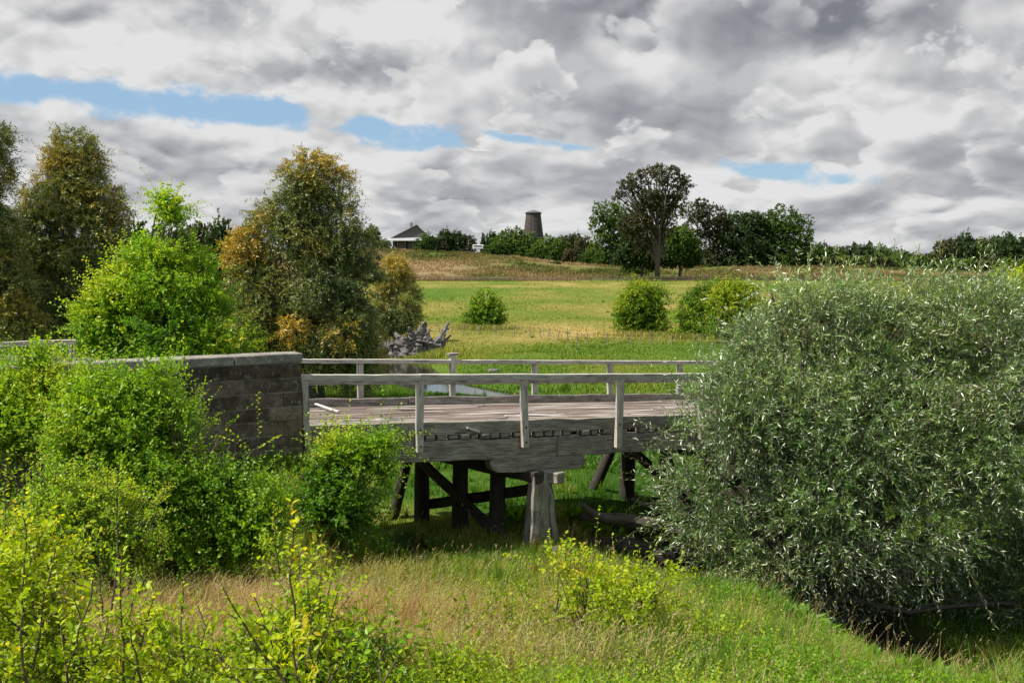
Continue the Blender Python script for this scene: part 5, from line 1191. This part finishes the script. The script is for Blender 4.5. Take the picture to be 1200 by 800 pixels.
# dry stalks with feathery seed heads
x, y = frustum_xy(60000, 6.2, 24, g)
dr = dryness(x, y); k = ok_ground(x, y) & (g.random(len(x)) < ss(dr, .42, .80) * .6 + .03); x, y = x[k], y[k]
tip, _t = blades('dry_stalks', x, y, .50 * (.6 + .7 * g.random(len(x))), .004 + .0003 * y, LF_SEED, 105, lean=.3)
n = len(tip); sd = 10
off_ = g.random((n, sd, 1)) * np.array([.03, .0, .0]) ; dd = unit(np.stack([g.normal(.25, .3, n), g.normal(0, .3, n), np.ones(n)], 1))
hl = (.06 + .07 * g.random(n))
q = (np.arange(sd) / sd)[None, :, None]
c = tip[:, None, :] + dd[:, None, :] * (hl[:, None, None] * (q - .6)) + np.array([1, 0, -.6]) * (q ** 2) * .025
ld = unit(dd[:, None, :] + g.normal(0, .45, (n, sd, 3)))
m_ = n * sd; sc_y = np.repeat(np.clip(y / 12, .8, 1.6), sd)
V, F4, F3, T = leaf_arrays(c.reshape(m_, 3), ld.reshape(m_, 3), unit(g.normal(size=(m_, 3))), .022 * sc_y, .007 * sc_y, g.random(m_), 'flat')
o = np_mesh('seed_heads', V, F4, F3, T, LF_SEED); o['kind'] = 'stuff'
# scrubby tussocks on the hillside
x, y = frustum_xy(60000, 302, 432, g); k = fnoise(x, y, 14, 3, 61) > .40; x, y = x[k], y[k]
n = len(x); per = 5
xx = np.repeat(x, per) + g.normal(0, .35, n * per); yy = np.repeat(y, per) + g.normal(0, .35, n * per)
LF_SCRUB = leaf_mat('scrub_blade', [(0, (.06, .085, .018)), (.3, (.12, .125, .035)), (.5, (.22, .165, .07)), (.75, (.33, .23, .12)), (1, (.42, .31, .19))], trans=.2, gloss=.6, spec=.1)
blades('hill_scrub', xx, yy, (.30 + .8 * g.random(len(xx))) * np.repeat(.5 + g.random(n), per), .22 + 0 * xx, LF_SCRUB, 106, lean=.5, tb=.0)
# tall seeding tussocks, loose and leaning, through the middle of the near grass
cx_, cy_ = frustum_xy(4200, 7.0, 18.3, g); k = ok_ground(cx_, cy_) & (cx_ / cy_ < .16) & (g.random(4200) < ss(fnoise(cx_, cy_, 1.4, 2, 97), .38, .6)); cx_, cy_ = cx_[k], cy_[k]; nc = len(cx_); per = 34
th = g.random((nc, per)) * 6.283; q = np.sqrt(g.random((nc, per))) * .12
x = (cx_[:, None] + np.cos(th) * q).ravel(); y = (cy_[:, None] + np.sin(th) * q).ravel()
tip2, _ = blades('seeding_tussocks', x, y, np.repeat(.34 + .34 * g.random(nc), per) * (.6 + .5 * g.random(nc * per)) * np.where(y > 15.5, .7, 1), .0045 + .0004 * y, LF_GRASS, 109, lean=.7, tb=np.repeat(g.normal(.10, .2, nc), per))
sel = g.random(len(tip2)) < .16; tip2 = tip2[sel]; n = len(tip2); sd = 9
dd = unit(np.stack([g.normal(.3, .35, n), g.normal(0, .35, n), np.ones(n)], 1)); hl = .06 + .08 * g.random(n); qq = (np.arange(sd) / sd)[None, :, None]
c = tip2[:, None, :] + dd[:, None, :] * (hl[:, None, None] * (qq - .5)) + np.array([1, 0, -.7]) * (qq ** 2) * .03
m_ = n * sd; V, F4, F3, T = leaf_arrays(c.reshape(m_, 3), unit(dd[:, None, :] + g.normal(0, .4, (n, sd, 3))).reshape(m_, 3), unit(g.normal(size=(m_, 3))), .024, .008, g.random(m_), 'flat')
o = np_mesh('seed_heads', V, F4, F3, T, LF_SEED); o['kind'] = 'stuff'
# coarse tufts and weeds dotted over the meadow
cx_, cy_ = frustum_xy(9000, 30, 190, g); k = ok_ground(cx_, cy_) & (g.random(9000) < ss(fnoise(cx_, cy_ * .5, 11, 3, 98), .45, .65)); cx_, cy_ = cx_[k], cy_[k]; nc = len(cx_); per = 16
x = (cx_[:, None] + g.normal(0, .16, (nc, per))).ravel(); y = (cy_[:, None] + g.normal(0, .16, (nc, per))).ravel()
blades('meadow_tufts', x, y, np.repeat(.18 + .38 * g.random(nc) ** 2, per) * (.6 + .6 * g.random(nc * per)), .02 + .0007 * y, LF_GRASS, 110, lean=.6, tb=np.repeat(g.normal(-.12, .2, nc), per))
# rank grass round the feet of the meadow shrubs and the stump
fx, fy = [], []
for (px, Ym, rr_) in ((570, 105, 2.2), (752, 95, 3.0), (822, 91, 2.8), (547, 107, .8), (490, 72.5, 2.8)):
    c0 = at(px, 300, Ym)[0]; fx.append(c0 + g.normal(0, rr_ * .6, 1500)); fy.append(Ym - .6 + g.normal(0, .9, 1500))
x = np.concatenate(fx); y = np.concatenate(fy)
blades('rank_grass', x, y, .3 + .5 * g.random(len(x)), .06 + 0 * x, LF_GRASS, 111, lean=.5, tb=g.normal(-.05, .2, len(x)))
# wild undergrowth: countless small upright shoots tangled through the grass
def undergrowth(name, n, y0, y1, mat, seed, cond, L, W, hmin, hmax, tb):
    g = np.random.default_rng(seed); x, y = frustum_xy(n, y0, y1, g); k = ok_ground(x, y) & cond(x, y, g); x, y = x[k], y[k]; n = len(x); per = 16
    h = hmin + (hmax - hmin) * g.random(n) ** 1.5; ln = g.normal(0, .28, (n, 2)); s = (np.arange(per) + 1.) / per
    c = np.stack([x[:, None] + ln[:, :1] * h[:, None] * s, y[:, None] + ln[:, 1:] * h[:, None] * s, gz(x, y)[:, None] + h[:, None] * s], 2)
    th = g.random((n, 1)) * 6.28 + np.arange(per)[None] * 2.4; d = np.stack([np.cos(th), np.sin(th), .35 + .5 * g.random((n, per))], 2)
    sz = (1.15 - .6 * s)[None, :] * (.7 + .6 * g.random((n, per))); m_ = n * per
    T0 = np.repeat(tb + g.normal(0, .14, n) + .3 * (fnoise(x, y, 1.5, 2, seed) - .5), per) + np.tile((s - .5) * .3, n)
    V, F4, F3, T = leaf_arrays(c.reshape(m_, 3), d.reshape(m_, 3), unit(g.normal(0, .4, (m_, 3)) + [0, 0, 1]), L * sz.ravel(), W * sz.ravel(), T0, 'rhomb')
    o = np_mesh(name, V, F4, F3, T, mat); o['kind'] = 'stuff'
weeds2 = lambda x, y, g: g.random(len(x)) < np.exp(-((y - 19.6) / 1.3) ** 2) * ss(fnoise(x, y, 1.1, 2, 95), .40, .55) * (x < 3)
undergrowth('green_weeds', 16000, 16, 24, LF_HAW, 205, weeds2, .07, .034, .06, .24, .22)
lft = lambda x, y, g: g.random(len(x)) < (.12 + .88 * ss(fnoise(x, y, 1.1, 2, 81), .46, .62)) * (1 - ss(x / y, -.02, .10)) * (1 - .85 * np.exp(-(((x + 3.2) / 1.3) ** 2 + ((y - 10.) / 2.0) ** 2)))
undergrowth('undergrowth', 14000, 5.2, 16, LF_YEL, 201, lft, .040, .022, .15, .62, .38)
mid_ = lambda x, y, g: g.random(len(x)) < ss(fnoise(x, y, .9, 2, 83), .50, .62) * np.exp(-((x / y - .07) / .17) ** 2) * (1 - ss(y, 12, 16))
undergrowth('undergrowth', 14000, 5.8, 15, LF_YEL, 202, mid_, .038, .019, .15, .60, .42)
weeds = lambda x, y, g: g.random(len(x)) < ss(fnoise(x, y, 1.7, 2, 85), .50, .60)
undergrowth('green_weeds', 9000, 6, 24, LF_HAW, 203, weeds, .045, .022, .08, .34, .30)
# rusty dry sorrel and seeding grass in patches
LF_RUST = leaf_mat('rusty_grass', [(0, (.20, .085, .03)), (.5, (.36, .19, .075)), (1, (.52, .34, .17))], trans=.3, gloss=.7, spec=.1)
x, y = frustum_xy(60000, 6.5, 20, g); w_ = .95 * np.exp(-(((x + 3.2) / 1.0) ** 2 + ((y - 9.9) / 1.6) ** 2)) + .75 * np.exp(-(((x + .9) / 1.1) ** 2 + ((y - 10) / 1.6) ** 2)) + .5 * np.exp(-(((x + 2.0) / .9) ** 2 + ((y - 13.5) / 1.5) ** 2)) + .12 * ss(fnoise(x, y, 1.2, 2, 91), .5, .65) * (x < 1.5)
k = ok_ground(x, y) & (g.random(len(x)) < w_); x, y = x[k], y[k]
blades('rusty_grass', x, y, .30 + .38 * g.random(len(x)), .005 + .0004 * y, LF_RUST, 204, lean=.4, tb=g.normal(-.15, .2, len(x)))
# leafy ground cover creeping through the near grass
x, y = frustum_xy(26000, 6.0, 22, g); k = ok_ground(x, y) & (fnoise(x, y, 1.6, 2, 71) > .50); x, y = x[k], y[k]; n = len(x); per = 7
p = np.stack([np.repeat(x, per) + g.normal(0, .05, n * per), np.repeat(y, per) + g.normal(0, .05, n * per)], 1)
p = np.c_[p, gz(p[:, 0], p[:, 1]) + .05 + .3 * g.random(len(p)) * np.repeat(fnoise(x, y, .9, 2, 72), per)]
V, F4, F3, T = leaf_arrays(p, unit(g.normal(size=p.shape) + [0, 0, .3]), unit(g.normal(0, .6, p.shape) + [0, 0, 1]), .034 * (.7 + .6 * g.random(len(p))), .02 * (.7 + .6 * g.random(len(p))), np.repeat(.2 + .5 * fnoise(x, y, 2.2, 2, 73), per) + g.normal(0, .1, len(p)), 'rhomb')
o = np_mesh('ground_cover', V, F4, F3, T, LF_HAW); o['kind'] = 'stuff'
